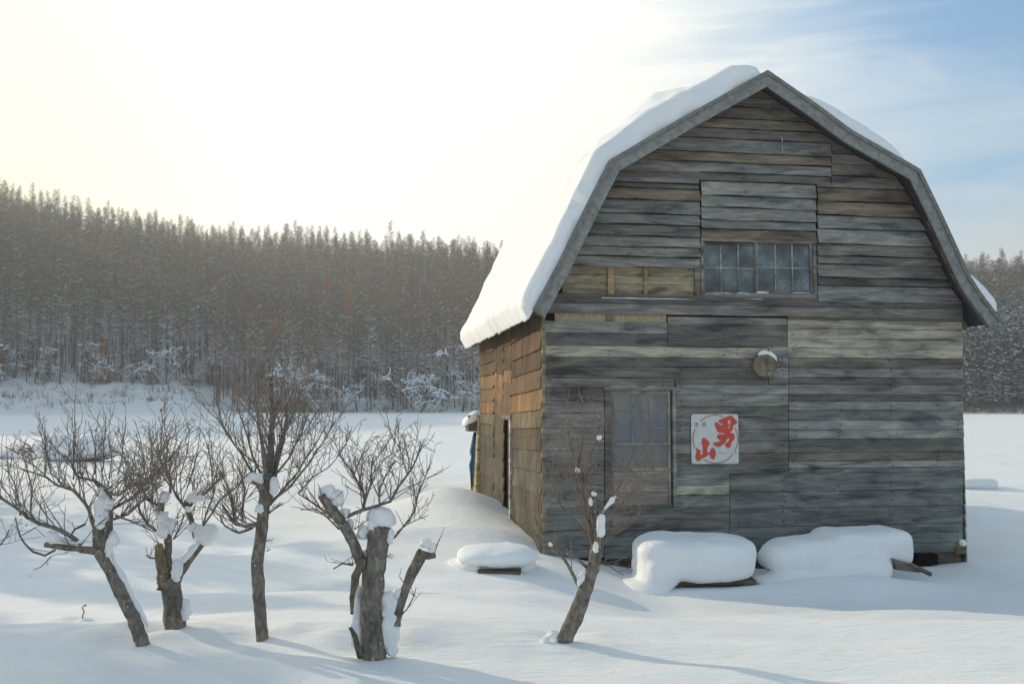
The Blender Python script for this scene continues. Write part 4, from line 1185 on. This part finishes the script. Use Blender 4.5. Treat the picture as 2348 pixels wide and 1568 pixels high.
T.limb(z8((70, 790), (95, 780)), 1.2, .7, 0, 0, 3, .08, .2); T.limb(z8((70, 850), (100, 840)), 1., .6, 0, 0, 2, .06, .1)
T.cap(zo8(5, 420), 18, 11, -.12, seed=4); T.cap(zo8(118, 465), 10, 21, -.05, 8, .7, seed=6); T.cap(zo8(30, 600), 9, 9, -.12, seed=5)
T.strip(z8((-90, 680), (-50, 688), (-10, 680)), 2.5, 2.5, -.18)
T.done()

# tree 4 : big pruned trunk
T = Tree('t4', (858, 1508), 'thick pruned orchard trunk with a round snow cap, broken bark and a leaning side stump', M_twig, 4)
T.limb(z8((700, 1540), (700, 1480), (700, 1380), (690, 1250), (687, 1150), (700, 1050), (710, 950), (722, 850), (735, 770), (742, 705)), 27, 23, rough=.22)
T.limb(z8((648, 960), (620, 890), (570, 770), (520, 690), (470, 620), (430, 570), (395, 520)), 13, 9, -.1, 0, rough=.25)
T.limb(z8((640, 900), (612, 960), (590, 1040), (578, 1120), (575, 1220)), 11, 3, -.2, -.05, rough=.5, tone=(.85, .75, .65))
T.limb(z8((632, 1470), (605, 1400), (590, 1350), (565, 1300)), 8, 4, -.15, -.05, rough=.5, tone=(.8, .75, .65))
T.limb(z8((835, 1290), (850, 1190), (880, 1100), (915, 1010), (955, 925), (1000, 850)), 9, 13, .1, .0, rough=.3)
T.limb(z8((980, 870), (1030, 875), (1066, 870)), 9, 8, .1, .1, rough=.4)
T.limb(z8((500, 660), (560, 640), (640, 610), (740, 580), (805, 560), (850, 480), (920, 370), (960, 280), (1000, 190)), 5, 1, -.1, 0, 26, .26, .8, t0=.35)
T.limb(z8((640, 605), (655, 540), (620, 460), (590, 400), (560, 340)), 4, 1.4, .1, 0, 24, .22, .9)
T.limb(z8((650, 560), (690, 450), (690, 340), (700, 290)), 3, 1.2, -.1, 0, 20, .2, .9)
T.limb(z8((740, 580), (740, 480), (790, 380), (830, 320)), 2.8, 1.1, .1, -.05, 18, .2, .9)
T.limb(z8((620, 460), (560, 370), (500, 280), (530, 230)), 2.0, .9, 0, 0, 10, .15, .9)
T.limb(z8((480, 665), (400, 600), (330, 555), (260, 510)), 3.6, 1.3, -.2, -.05, 16, .2, .6)
T.limb(z8((500, 720), (430, 650), (370, 600), (280, 600)), 2.4, 1.0, -.1, 0, 8, .16, .5)
T.limb(z8((260, 510), (350, 420), (440, 360), (500, 270)), 2.2, .9, -.2, -.2, 12, .18, .8)
T.limb(z8((820, 775), (880, 700), (940, 620), (960, 520), (1000, 420), (1045, 330)), 2.8, .8, .0, .05, 22, .2, .7)
T.limb(z8((840, 740), (900, 690), (970, 650), (1030, 635)), 1.6, .8, -.1, 0, 8, .14, .4)
T.limb(z8((580, 930), (520, 920), (465, 950)), 2.6, 1.6, -.1, 0, 8, .09, .6)
T.limb(z8((860, 1230), (900, 1190), (940, 1120), (955, 1060)), 2.2, .9, 0, 0, 6, .1, .5)
T.limb(z8((1060, 860), (1080, 800), (1105, 755)), 2, 1, .1, .1, 3, .08, .6)
T.limb(z8((590, 720), (640, 690), (680, 650)), 1.5, .8, -.15, 0, 6, .1, .5)
T.limb(z8((780, 880), (815, 890)), 1.2, .8, 0, 0, 3, .06, .2)
T.cap(zo8(747, 655), 30, 21, .0, 27, .62, .08, 2); T.cap(zo8(700, 700), 12, 12, -.03, seed=3); T.cap(zo8(800, 760), 8, 18, -.02, seed=4); T.cap(zo8(640, 740), 12, 16, .0, seed=5)
T.cap(zo8(425, 505), 17, 15, -.05, seed=6); T.cap(zo8(480, 540), 17, 19, -.03, seed=7); T.cap(zo8(535, 630), 11, 12, 0, seed=8); T.cap(zo8(565, 690), 8, 12, .02, seed=8)
T.cap(zo8(610, 1180), 13, 50, .06, 14, .7, .1, 3); T.cap(zo8(610, 1330), 16, 36, .04, 16, .75, .1, 4); T.cap(zo8(650, 900), 8, 22, .03, seed=5)
T.cap(zo8(790, 1170), 20, 36, .04, 18, .75, .12, 6); T.cap(zo8(795, 1320), 23, 50, .03, 20, .75, .08, 7); T.cap(zo8(845, 1120), 13, 20, .05, 12, .8, seed=8); T.cap(zo8(815, 1440), 12, 12, 0, seed=3)
T.cap(zo8(1010, 800), 13, 10, .1, seed=5); T.cap(zo8(1045, 830), 9, 13, .1, seed=6)
T.done()

# tree 5 : in front of the wall
T = Tree('t5', (1292, 1470), 'leaning orchard tree with reddish twigs standing in front of the barn wall', M_twigred, 5); T.dens = .72
V = lambda *a: list(a)
T.limb(V((1280, 1500), (1292, 1470), (1315, 1420), (1340, 1360), (1358, 1305), (1368, 1260)), 20, 13, rough=.2)
T.limb(V((1366, 1280), (1370, 1220), (1366, 1170), (1362, 1138)), 12, 5.5, .05, 0, 10, .2, rough=.3)
T.limb(V((1368, 1205), (1380, 1175), (1392, 1158), (1412, 1142)), 6, 5.5, -.05, 0, 2, .2)
T.limb(V((1328, 1345), (1310, 1310), (1292, 1280), (1255, 1250), (1228, 1228), (1210, 1195)), 4.5, 1.5, -.2, 0, 10, .16, .8)
T.limb(V((1345, 1300), (1320, 1280), (1300, 1270)), 4, 2, .1, 0, 4, .12)
T.limb(V((1255, 1250), (1240, 1220), (1225, 1180), (1228, 1140)), 2, .9, -.2, -.15, 8, .14, .9)
T.limb(V((1362, 1270), (1352, 1200), (1340, 1150), (1328, 1090), (1335, 1020), (1342, 960)), 5.5, 1.3, .15, 0, 34, .24, .9, tone=(1.1, .85, .7))
T.limb(V((1350, 1190), (1345, 1120), (1352, 1060), (1368, 1010), (1375, 975)), 3.6, 1.4, -.1, 0, 26, .2, .9, tone=(1.1, .85, .7))
T.limb(V((1345, 1160), (1320, 1120), (1290, 1080), (1262, 1020)), 2.8, .9, -.2, 0, 26, .22, .8)
T.limb(V((1350, 1230), (1315, 1190), (1285, 1160), (1262, 1100)), 2.6, .9, .1, 0, 24, .2, .8)
T.limb(V((1375, 1240), (1405, 1190), (1440, 1140), (1480, 1095)), 2.8, .9, -.1, 0, 26, .22, .8)
T.limb(V((1372, 1260), (1410, 1225), (1450, 1200), (1490, 1150)), 2.4, .8, .2, 0, 20, .2, .8)
T.limb(V((1380, 1180), (1410, 1130), (1440, 1080), (1455, 1040)), 2.4, .8, .15, 0, 20, .2, .9)
T.limb(V((1372, 1290), (1400, 1300), (1430, 1315)), 2.0, .9, -.2, 0, 12, .12, .1)
T.limb(V((1335, 1100), (1310, 1030), (1300, 960), (1290, 920)), 2.2, .8, 0, .1, 18, .2, 1.)
T.cap((1378, 1205), 9, 26, -.06, 8, .6, .1, 2); T.cap((1366, 1255), 6, 12, -.1, seed=3); T.cap((1362, 1132), 5.5, 5, 0, seed=4); T.cap((1354, 1150), 4.5, 9, -.03, seed=4)
T.strip([(1385, 1168), (1395, 1155), (1413, 1138)], 5, 7, -.06); T.cap((1373, 1003), 6, 5, -.08, seed=6); T.cap((1324, 1078), 5, 5, -.05, seed=7)
T.strip([(1325, 1345), (1332, 1325), (1340, 1308)], 7, 9, -.05); T.strip([(1304, 1400), (1316, 1372), (1324, 1352)], 5, 4, .0); T.cap((1272, 1458), 16, 11, .02, seed=8); T.cap((1262, 1468), 20, 7, .0, seed=3)
T.cap((1262, 1248), 5, 4, -.2, seed=2); T.leaf((1497, 1073), 5); T.leaf((1372, 985), 5)
T.done()

# twigs of a sixth tree reaching in at the left edge
T = Tree('t6', (-150, 1440), 'bare orchard tree just outside the left edge whose twig tips reach in', M_twig, 6)
T.limb(V((-150, 1470), (-155, 1380), (-140, 1320), (-150, 1260)), 16, 12)
T.limb(V((-145, 1300), (-90, 1270), (-50, 1250), (0, 1250), (22, 1212)), 5, 1, 0, 0, 14, .2, .6)
T.limb(V((-150, 1270), (-190, 1200), (-200, 1120), (-220, 1050)), 6, 1.5, 0, 0, 30, .28, .8)
T.limb(V((-145, 1260), (-130, 1180), (-120, 1100), (-110, 1020)), 6, 1.5, 0, 0, 24, .26, .9)
T.cap((-150, 1252), 17, 12)
T.done()

# ------------------------------------------------------------------ forest variants
def larch_parts(seed, Ht=22., green=False):
    rnd = random.Random(seed); tr = MB(); cr = MB(); sn = MB()
    bend = rnd.uniform(-.25, .25)
    ax = lambda z: Vector((bend * (z / Ht) ** 2 * 2 + .1 * sin(z * .5 + seed), .1 * cos(z * .4), z))
    zs = [-.8, 0, 4, 8, 12, 16, 19, Ht]
    tube(tr, [ax(z) for z in zs], [(.155 if not green else .19) * (1 - .93 * max(0, z) / Ht) for z in zs], 5, cap=False)
    z = Ht * (.46 if not green else .14)
    zb = z
    def quad(mb, a, b, w, dr):
        s = dr * (w / 2); mb.add([a - s, a + s, b + s * .5, b - s * .5], [(0, 1, 2, 3)], (1, 1, 1))
    # dead lower limbs
    if not green:
        for _ in range(9):
            zz = rnd.uniform(.2, .46) * Ht; a = rnd.uniform(0, 6.28); L = rnd.uniform(.4, 1.3)
            p = ax(zz); d = Vector((cos(a), sin(a), rnd.uniform(-.15, .2)))
            quad(cr, p, p + d * L, .06, Vector((0, 0, 1)))
            if rnd.random() < .4: quad(sn, p + Vector((0, 0, .05)), p + d * L * .8 + Vector((0, 0, .05)), .09, Vector((0, 0, 1)))
    while z < Ht - .2:
        t = (z - zb) / (Ht - zb)
        Lm = (2.4 if not green else 2.9) * (1 - t) ** (.55 if not green else .75) * (1 if t > .08 else .75) + .2
        for _ in range(4):
            a = rnd.uniform(0, 6.28); L = Lm * rnd.uniform(.6, 1.15)
            p = ax(z + rnd.uniform(-.15, .15)); dr = rnd.uniform(.0, .22) + .45 * t if not green else rnd.uniform(-.38, -.1)
            if green and t > .8: dr += .5
            d = Vector((cos(a), sin(a), dr)).normalized(); side = Vector((-sin(a), cos(a), 0))
            end = p + d * L
            quad(cr, p, end, .05, Vector((0, 0, 1)))
            nt_ = int(L * (6.6 if not green else 5.2)) + 2
            for k in range(nt_):
                f = rnd.uniform(.12, 1); q = p + d * L * f
                dd = (d * rnd.uniform(.2, .8) + side * rnd.choice((-1, 1)) * rnd.uniform(.4, .9) + Vector((0, 0, rnd.uniform(-.25, .35) if not green else rnd.uniform(-.5, 0)))).normalized()
                l2 = rnd.uniform(.25, .6) * (1 - .4 * f) * (1.3 if green else 1.15)
                quad(cr, q, q + dd * l2, .040 if not green else .17, Vector((rnd.gauss(0, .3), rnd.gauss(0, .3), 1)).normalized())
            if rnd.random() < (.85 * (1 - t) ** 1.4 if not green else .75 * (1 - .5 * t)):
                f0 = rnd.uniform(0, .35); f1 = rnd.uniform(f0 + .35, 1)
                up = Vector((0, 0, .05)); quad(sn, p + d * L * f0 + up, p + d * L * f1 + up, rnd.uniform(.08, .24) * (1.3 if green else 1), Vector((-sin(a) * .6, cos(a) * .6, .8)).normalized())
                for _k in range(2 if not green else 3):
                    f = rnd.uniform(.3, .95); q = p + d * L * f + up
                    dd = (d * .5 + side * rnd.choice((-1, 1)) * .7).normalized(); quad(sn, q, q + dd * rnd.uniform(.2, .5), .07 * (2 if green else 1), Vector((0, 0, 1)))
        z += .30 if not green else .40
    return tr, cr, sn
VAR = []
for k in range(7):
    tr, cr, sn = larch_parts(100 + k, random.Random(k).uniform(19.5, 23.5)); VAR.append(('larch_tree', tr, cr, sn, M_farbark, M_fartwig))
for k in range(3):
    tr, cr, sn = larch_parts(200 + k, random.Random(k + 9).uniform(16, 20), True); VAR.append(('spruce_tree', tr, cr, sn, M_farbark, M_spruce))
VM = []
def tmpmesh(mb, name, mat):
    o = mb.build(name, mat, smooth=False); me = o.data; bpy.data.objects.remove(o); return me
for (nm, tr, cr, sn, mt, mc) in VAR:
    VM.append((nm, tmpmesh(tr, 'trunk', mt), tmpmesh(cr, 'crown', mc), tmpmesh(sn, 'snow', M_farsnow)))

rnd = random.Random(77)
pts = []
# hillside points on a jittered polar grid, only where they can be seen (plus a margin)
r = 207.
cells = []
while r < 330:
    dt = 2.75 / r
    ta = -.66
    while ta < .66:
        x_ = ta + rnd.uniform(-.5, .5) * dt
        cells.append((x_, r + rnd.uniform(-1.5, 1.5)))
        ta += dt * rnd.uniform(.8, 1.2)
    r += 3.0 if r < 230 else 3.5
for ta, r in cells:
    a = math.atan(ta); x = r * sin(a); y = r * cos(a)
    if .085 < ta < .385: continue
    left = ta < -.30
    if r < foot(ta) + (17 if left else 1) + 2 * rnd.random(): continue
    pts.append((x, y, H(x, y), ta, r))
print('trees', len(pts))
def vis(p): return -.53 < p[3] < .03 or .43 < p[3] < .53
pts.sort(key=lambda p: (not vis(p), p[4]))
placed_l = 0; placed_s = 0
rest = []
nind = 0
for p in pts:
    right = p[3] > .38
    spr = right and (p[4] < 262 or rnd.random() < .3) or (not right and rnd.random() < .02)
    v = rnd.choice([7, 8, 9]) if spr else rnd.randrange(7)
    sc = rnd.uniform(.80, .97); rz = rnd.uniform(0, 6.28)
    if rnd.random() < .04: sc *= 1.1
    ok = vis(p) and ((not spr and placed_l < 297) or (spr and placed_s < 297))
    if ok:
        nm, a, b, c = VM[v]
        root = bpy.data.objects.new(nm, None); COL.objects.link(root); root.location = (p[0], p[1], p[2]); root.rotation_euler = (rnd.gauss(0, .015), rnd.gauss(0, .015), rz); root.scale = (sc, sc, sc)
        if spr: tag(root, 'dark evergreen in the far forest with snow lying on its drooping boughs', 'tree', 'snowy evergreens of the far forest'); placed_s += 1
        else: tag(root, 'tall bare larch on the far snowy hillside with snow dusted branches', 'tree', 'bare larches of the far forest'); placed_l += 1
        for me in (a, b, c):
            o = bpy.data.objects.new(me.name.split('.')[0], me); COL.objects.link(o); o.parent = root
    else: rest.append((p[0], p[1], p[2], rz, sc, v))
print('individual', placed_l, placed_s, 'rest', len(rest))
# rest of the wood: one object, joined with numpy
def join_rest():
    data = []
    for nm, a, b, c in VM:
        vs = []; fs = []; ms = []; off = 0
        for me, mi in ((a, 0), (b, 1 if nm == 'larch_tree' else 3), (c, 2)):
            co_ = np.empty(len(me.vertices) * 3, np.float32); me.vertices.foreach_get('co', co_); co_ = co_.reshape(-1, 3)
            li = np.empty(len(me.loops), np.int32); me.loops.foreach_get('vertex_index', li)
            ls = np.empty(len(me.polygons), np.int32); me.polygons.foreach_get('loop_total', ls)
            assert (ls == 4).all()
            vs.append(co_); fs.append(li.reshape(-1, 4) + off); ms.append(np.full(len(ls), mi, np.int32)); off += len(co_)
        data.append((np.concatenate(vs), np.concatenate(fs), np.concatenate(ms)))
    AV = []; AF = []; AM = []; off = 0
    for (x, y, z, rz, sc, v) in rest:
        vs, fs, ms = data[v]; c_, s_ = cos(rz), sin(rz)
        m = np.array([[c_, s_, 0], [-s_, c_, 0], [0, 0, 1]], np.float32) * sc
        AV.append(vs @ m + np.array([x, y, z], np.float32)); AF.append(fs + off); AM.append(ms); off += len(vs)
    AV = np.concatenate(AV); AF = np.concatenate(AF); AM = np.concatenate(AM)
    me = bpy.data.meshes.new('forest'); me.vertices.add(len(AV)); me.vertices.foreach_set('co', AV.ravel())
    me.loops.add(len(AF) * 4); me.loops.foreach_set('vertex_index', AF.ravel().astype(np.int32))
    me.polygons.add(len(AF)); me.polygons.foreach_set('loop_start', np.arange(0, len(AF) * 4, 4, dtype=np.int32)); me.polygons.foreach_set('loop_total', np.full(len(AF), 4, np.int32))
    for m in (M_farbark, M_fartwig, M_farsnow, M_spruce): me.materials.append(m)
    me.polygons.foreach_set('material_index', AM); me.update(calc_edges=True)
    a = me.color_attributes.new('tone', 'FLOAT_COLOR', 'POINT'); a.data.foreach_set('color', np.ones(len(AV) * 4, np.float32))
    o = bpy.data.objects.new('forest', me); COL.objects.link(o); tag(o, 'dense bare larch wood covering the upper slope of the far hill', 'forest', None, 'stuff')
    print('forest faces', len(AF))
join_rest()

for (x, y, sc) in ((-17.2, 27.2, .36), (-17.6, 25.3, .40), (-16.6, 23.6, .36), (-17.0, 21.9, .40), (-15.8, 20.4, .34), (-17.4, 18.8, .44), (-16.0, 16.9, .42), (-19.5, 23.5, .44)):  # unseen spruces added to cast shade across the near snow
    nm, a, b, c = VM[7]
    root = bpy.data.objects.new('shade_spruce', None); COL.objects.link(root); root.location = (x, y, H(x, y)); root.scale = (sc * 2.0, sc * 2.0, sc); tag(root, 'added snowy spruce left of the orchard, out of view, shading the near field', 'tree', 'added shade spruces left of the orchard')
    for me in (a, b, c):
        o = bpy.data.objects.new(me.name.split('.')[0], me); COL.objects.link(o); o.parent = root
# snow laden bushes along the wood's edge
def bush(seed, Ht=5., leafy=False):
    rnd = random.Random(seed); w = MB(); s = MB(); l = MB()
    def grow(p, d, L, r, lv):
        n = 4; pts = [p]; q = p
        for i in range(n):
            d = (d + Vector((rnd.gauss(0, .2), rnd.gauss(0, .2), rnd.gauss(.0, .12) - .03 * lv))).normalized(); q = q + d * (L / n); pts.append(q)
        tube(w, pts, [mix(r, r * .5, i / n) for i in range(n + 1)], 4, cap=False)
        if lv > 0 or abs(d.z) < .75:
            pp = [a + Vector((0, 0, r * 1.0 + .03)) for a in pts]; tube(s, pp, [(.025 + .07 * abs(noise.noise(a * 2))) * (1.2 if lv else 1) for a in pp], 4)
        if leafy and lv >= 2:
            for _ in range(5):
                c = rnd.choice(pts) + Vector((rnd.gauss(0, .15), rnd.gauss(0, .15), rnd.gauss(-.1, .15))); a = rnd.uniform(0, 6); k = .13
                l.add([c, c + Vector((k * cos(a), k * sin(a), -.05)), c + Vector((k * cos(a), k * sin(a), -.25)), c + Vector((0, 0, -.2))], [(0, 1, 2, 3)])
        if lv < 3:
            for _ in range(3 if lv else 5):
                t = rnd.uniform(.35, 1); i = min(n - 1, int(t * n)); side = Vector((rnd.gauss(0, 1), rnd.gauss(0, 1), rnd.gauss(.1, .4))).normalized()
                grow(pts[i + 1] if lv else pts[i + 1], (d * .6 + side).normalized(), L * rnd.uniform(.45, .7), r * .6, lv + 1)
    for _ in range(3): grow(Vector((rnd.gauss(0, .2), rnd.gauss(0, .2), -.3)), Vector((rnd.gauss(0, .3), rnd.gauss(0, .3), 1)).normalized(), Ht * rnd.uniform(.45, .6), .08, 0)
    return tmpmesh(w, 'branches', M_farbark), tmpmesh(s, 'snow', M_farsnow), (tmpmesh(l, 'withered_leaf', M_orange) if l.v else None)
BV = [bush(1), bush(2, 6.), bush(3, 4.5), bush(4, 5., True)]
def put_tree(name, meshes, p, rz, sc, label, cat, group):
    root = bpy.data.objects.new(name, None); COL.objects.link(root); root.location = p; root.rotation_euler = (0, 0, rz); root.scale = (sc,) * 3; tag(root, label, cat, group)
    for me in meshes:
        if me is None: continue
        o = bpy.data.objects.new(me.name.split('.')[0], me); COL.objects.link(o); o.parent = root
rnd = random.Random(4)
for (px, py, sc, v) in [(420, 850, 2.3, 1), (60, 850, 2.2, 0), (700, 925, 2.9, 0), (1010, 925, 3.0, 1), (900, 915, 2.4, 0), (560, 870, 2.3, 1), (300, 850, 2.0, 0), (780, 905, 2.2, 1), (1100, 930, 2.2, 0), (375, 880, 1.9, 1), (232, 878, 1.5, 0), (480, 880, 1.2, 0), (130, 872, 1.3, 2), (30, 866, 1.3, 0), (570, 905, .9, 2), (300, 876, 1.1, 2), (250, 874, 1.2, 3), (440, 885, .8, 3),
                        (680, 944, 2.2, 1), (640, 944, 1.2, 3), (820, 944, 1.3, 0), (960, 943, 2.0, 1), (1060, 943, 1.5, 0), (760, 942, 1.1, 2), (880, 943, 1.0, 2), (0, 880, 1.2, 2), (540, 884, 1.4, 1)]:
    g = G(px, py)
    if v == 3: put_tree('bush', BV[v], g, rnd.uniform(0, 6), sc, 'snow laden bush with a few withered orange leaves at the foot of the forest', 'bush', 'leafy bushes at the forest foot')
    else: put_tree('bush', BV[v], g, rnd.uniform(0, 6), sc, 'bare bush with thick white snow on every branch at the foot of the forest', 'bush', 'bare snowy bushes at the forest foot')

# orange withered saplings hanging on in the forest
def leafclump(seed):
    rnd = random.Random(seed); m = MB()
    for _ in range(160):
        c = Vector((rnd.gauss(0, .35), rnd.gauss(0, .35), rnd.gauss(0, .85))); a = rnd.uniform(0, 6); k = .22
        m.add([c, c + Vector((k * cos(a), k * sin(a), 0)), c + Vector((k * cos(a), k * sin(a), -.3)), c + Vector((0, 0, -.3))], [(0, 1, 2, 3)])
    t = MB(); tube(t, [(0, 0, -7), (0, 0, -2), (.1, 0, 1.2)], [.06, .05, .02], 5, cap=False)
    return tmpmesh(m, 'leaves', M_orange), tmpmesh(t, 'stem', M_farbark)
LC = leafclump(3)
for px, py, s_, lb in ((750, 656, .95, 'rust coloured leafy sapling high in the middle of the bare forest'), (801, 688, 1.1, 'rust coloured leafy sapling just right of the other one in the forest middle'), (631, 752, 1.0, 'rust coloured leafy sapling low in the forest above the straight orchard tree'), (235, 800, .9, 'rust coloured leafy sapling beside the snowy bush at the left forest edge'), (5, 730, .6, 'rust coloured sapling at the far left edge of the forest')):
    put_tree('sapling', LC, P(px, py, 205), 0, s_, lb, 'sapling', None)

def beech(seed):
    rnd = random.Random(seed); m = MB(); sn = MB(); t = MB()
    for _ in range(1500):
        z = rnd.uniform(.2, 7.5); w_ = 1.9 * (1 - (z / 7.8) ** 2) ** .5 * (.75 + .25 * min(1, z / 2)); a = rnd.uniform(0, 6.28); q = w_ * sqrt(rnd.random())
        c = Vector((q * cos(a), q * sin(a), z)); b = rnd.uniform(0, 6); k = rnd.uniform(.08, .2)
        m.add([c, c + Vector((k * cos(b), k * sin(b), -.04)), c + Vector((k * cos(b), k * sin(b), -k)), c + Vector((0, 0, -k))], [(0, 1, 2, 3)])
        if rnd.random() < .07 + .25 * (z > 6): sn.add([c + Vector((-k, 0, .03)), c + Vector((k, 0, .03)), c + Vector((k * 1.4, .1, .14)), c + Vector((-k, .1, .16))], [(0, 1, 2, 3)])
    for k in range(7):
        a = rnd.uniform(0, 6.28); superq(sn, (rnd.gauss(0, .8), rnd.gauss(0, .8), rnd.uniform(5.6, 7.3)), (rnd.uniform(.3, .6), .4, .16), a, .9, .9, 10, 6, .05, 2., k)
    for k in range(6): tube(t, [(0, 0, -.5), (rnd.gauss(0, .3), rnd.gauss(0, .3), 3), (rnd.gauss(0, .9), rnd.gauss(0, .9), 7)], [.1, .07, .03], 4, cap=False)
    return tmpmesh(m, 'withered_foliage', M_rusty), tmpmesh(sn, 'snow', M_farsnow), tmpmesh(t, 'stem', M_farbark)
M_rusty = simple('rusty_dead_leaves', (.14, .075, .055), .9, .4, 2, b=0)
BC = beech(2)
for px, py, sc, lb in ((204, 880, 1.15, 'broad bush full of rusty dead leaves with a snow cap at the left forest foot'), (110, 876, .95, 'narrower rusty leaved bush left of the broad snow capped one'), (345, 884, .55, 'small rusty leaved bush under the white snow laden branches'), (485, 884, .8, 'rusty leaved bush at the right end of the open bank'), (2, 872, 1.0, 'rusty leaved bush cut by the left edge of the picture')):
    put_tree('leafy_bush', BC, G(px, py), px, sc, lb, 'bush', None)
# dead weeds along the bank (countless)
m = MB(); rnd = random.Random(12)
for _ in range(420):
    if rnd.random() < .65: px = rnd.uniform(-60, 560); py = rnd.uniform(880, 928)
    else: px = rnd.uniform(540, 1140) if rnd.random() < .8 else rnd.uniform(2190, 2348); py = rnd.uniform(938, 947)
    a = (px - 1174) / F; r = mix(204, 226, rnd.random()) if px < 560 else rnd.uniform(203, 210)
    x = r * sin(math.atan(a)); y = r * cos(math.atan(a)); z = H(x, y)
    for k in range(rnd.randint(3, 8)):
        b = Vector((x + rnd.gauss(0, .35), y + rnd.gauss(0, .3), z - .1)); L = rnd.uniform(.4, 1.3); t = b + Vector((rnd.gauss(0, .25), rnd.gauss(0, .2), L))
        m.add([b - Vector((.03, 0, 0)), b + Vector((.03, 0, 0)), t + Vector((.02, 0, 0)), t - Vector((.02, 0, 0))], [(0, 1, 2, 3)])
o = m.build('dry_weeds', M_fartwig, smooth=False); tag(o, 'sparse dry brown weeds along the snowy foot of the hill', 'weeds', None, 'stuff')

# cable running from the barn to the right
a = lp(WID, LEN, P(2207, 859, 25.).z); b = P(2500, 857, 30)
m = MB(); n = 16
tube(m, [Vector((mix(a.x, b.x, t), mix(a.y, b.y, t), mix(a.z, b.z, t) - .12 * 4 * t * (1 - t) * .5)) - a for t in [i / n for i in range(n + 1)]], .008, 5, col=(3, 3, 3))
o = m.build('cable', M_felt); o.location = a; tag(o, 'thin cable stretched from the rear of the barn towards the right', 'cable')
m = MB(); pz = H(b.x, b.y); tube(m, [(0, 0, -.5), (0, 0, b.z - pz + .6)], .09, 10, col=(.6, .6, .6)); o = m.build('utility_pole', M_farbark); o.location = (b.x, b.y, pz); tag(o, 'wooden pole holding the thin cable right of the barn', 'pole')

# ------------------------------------------------------------------ winter haze
mb = MB(); box(mb, (-420, -60, -8), (420, 640, 170)); hz = mb.build('haze', [], smooth=False)
mh = bpy.data.materials.new('haze'); mh.use_nodes = True; nt = mh.node_tree; nt.nodes.clear()
ho = N(nt, 'ShaderNodeOutputMaterial'); hv = N(nt, 'ShaderNodeVolumePrincipled'); nt.links.new(hv.outputs[0], ho.inputs['Volume'])
hv.inputs['Density'].default_value = .00095; hv.inputs['Color'].default_value = (.93, .94, .95, 1); hv.inputs['Anisotropy'].default_value = .35
hz.data.materials.append(mh); tag(hz, 'thin winter haze filling the valley', 'haze', None, 'stuff')
S.cycles.volume_step_rate = 8; S.cycles.volume_max_steps = 64
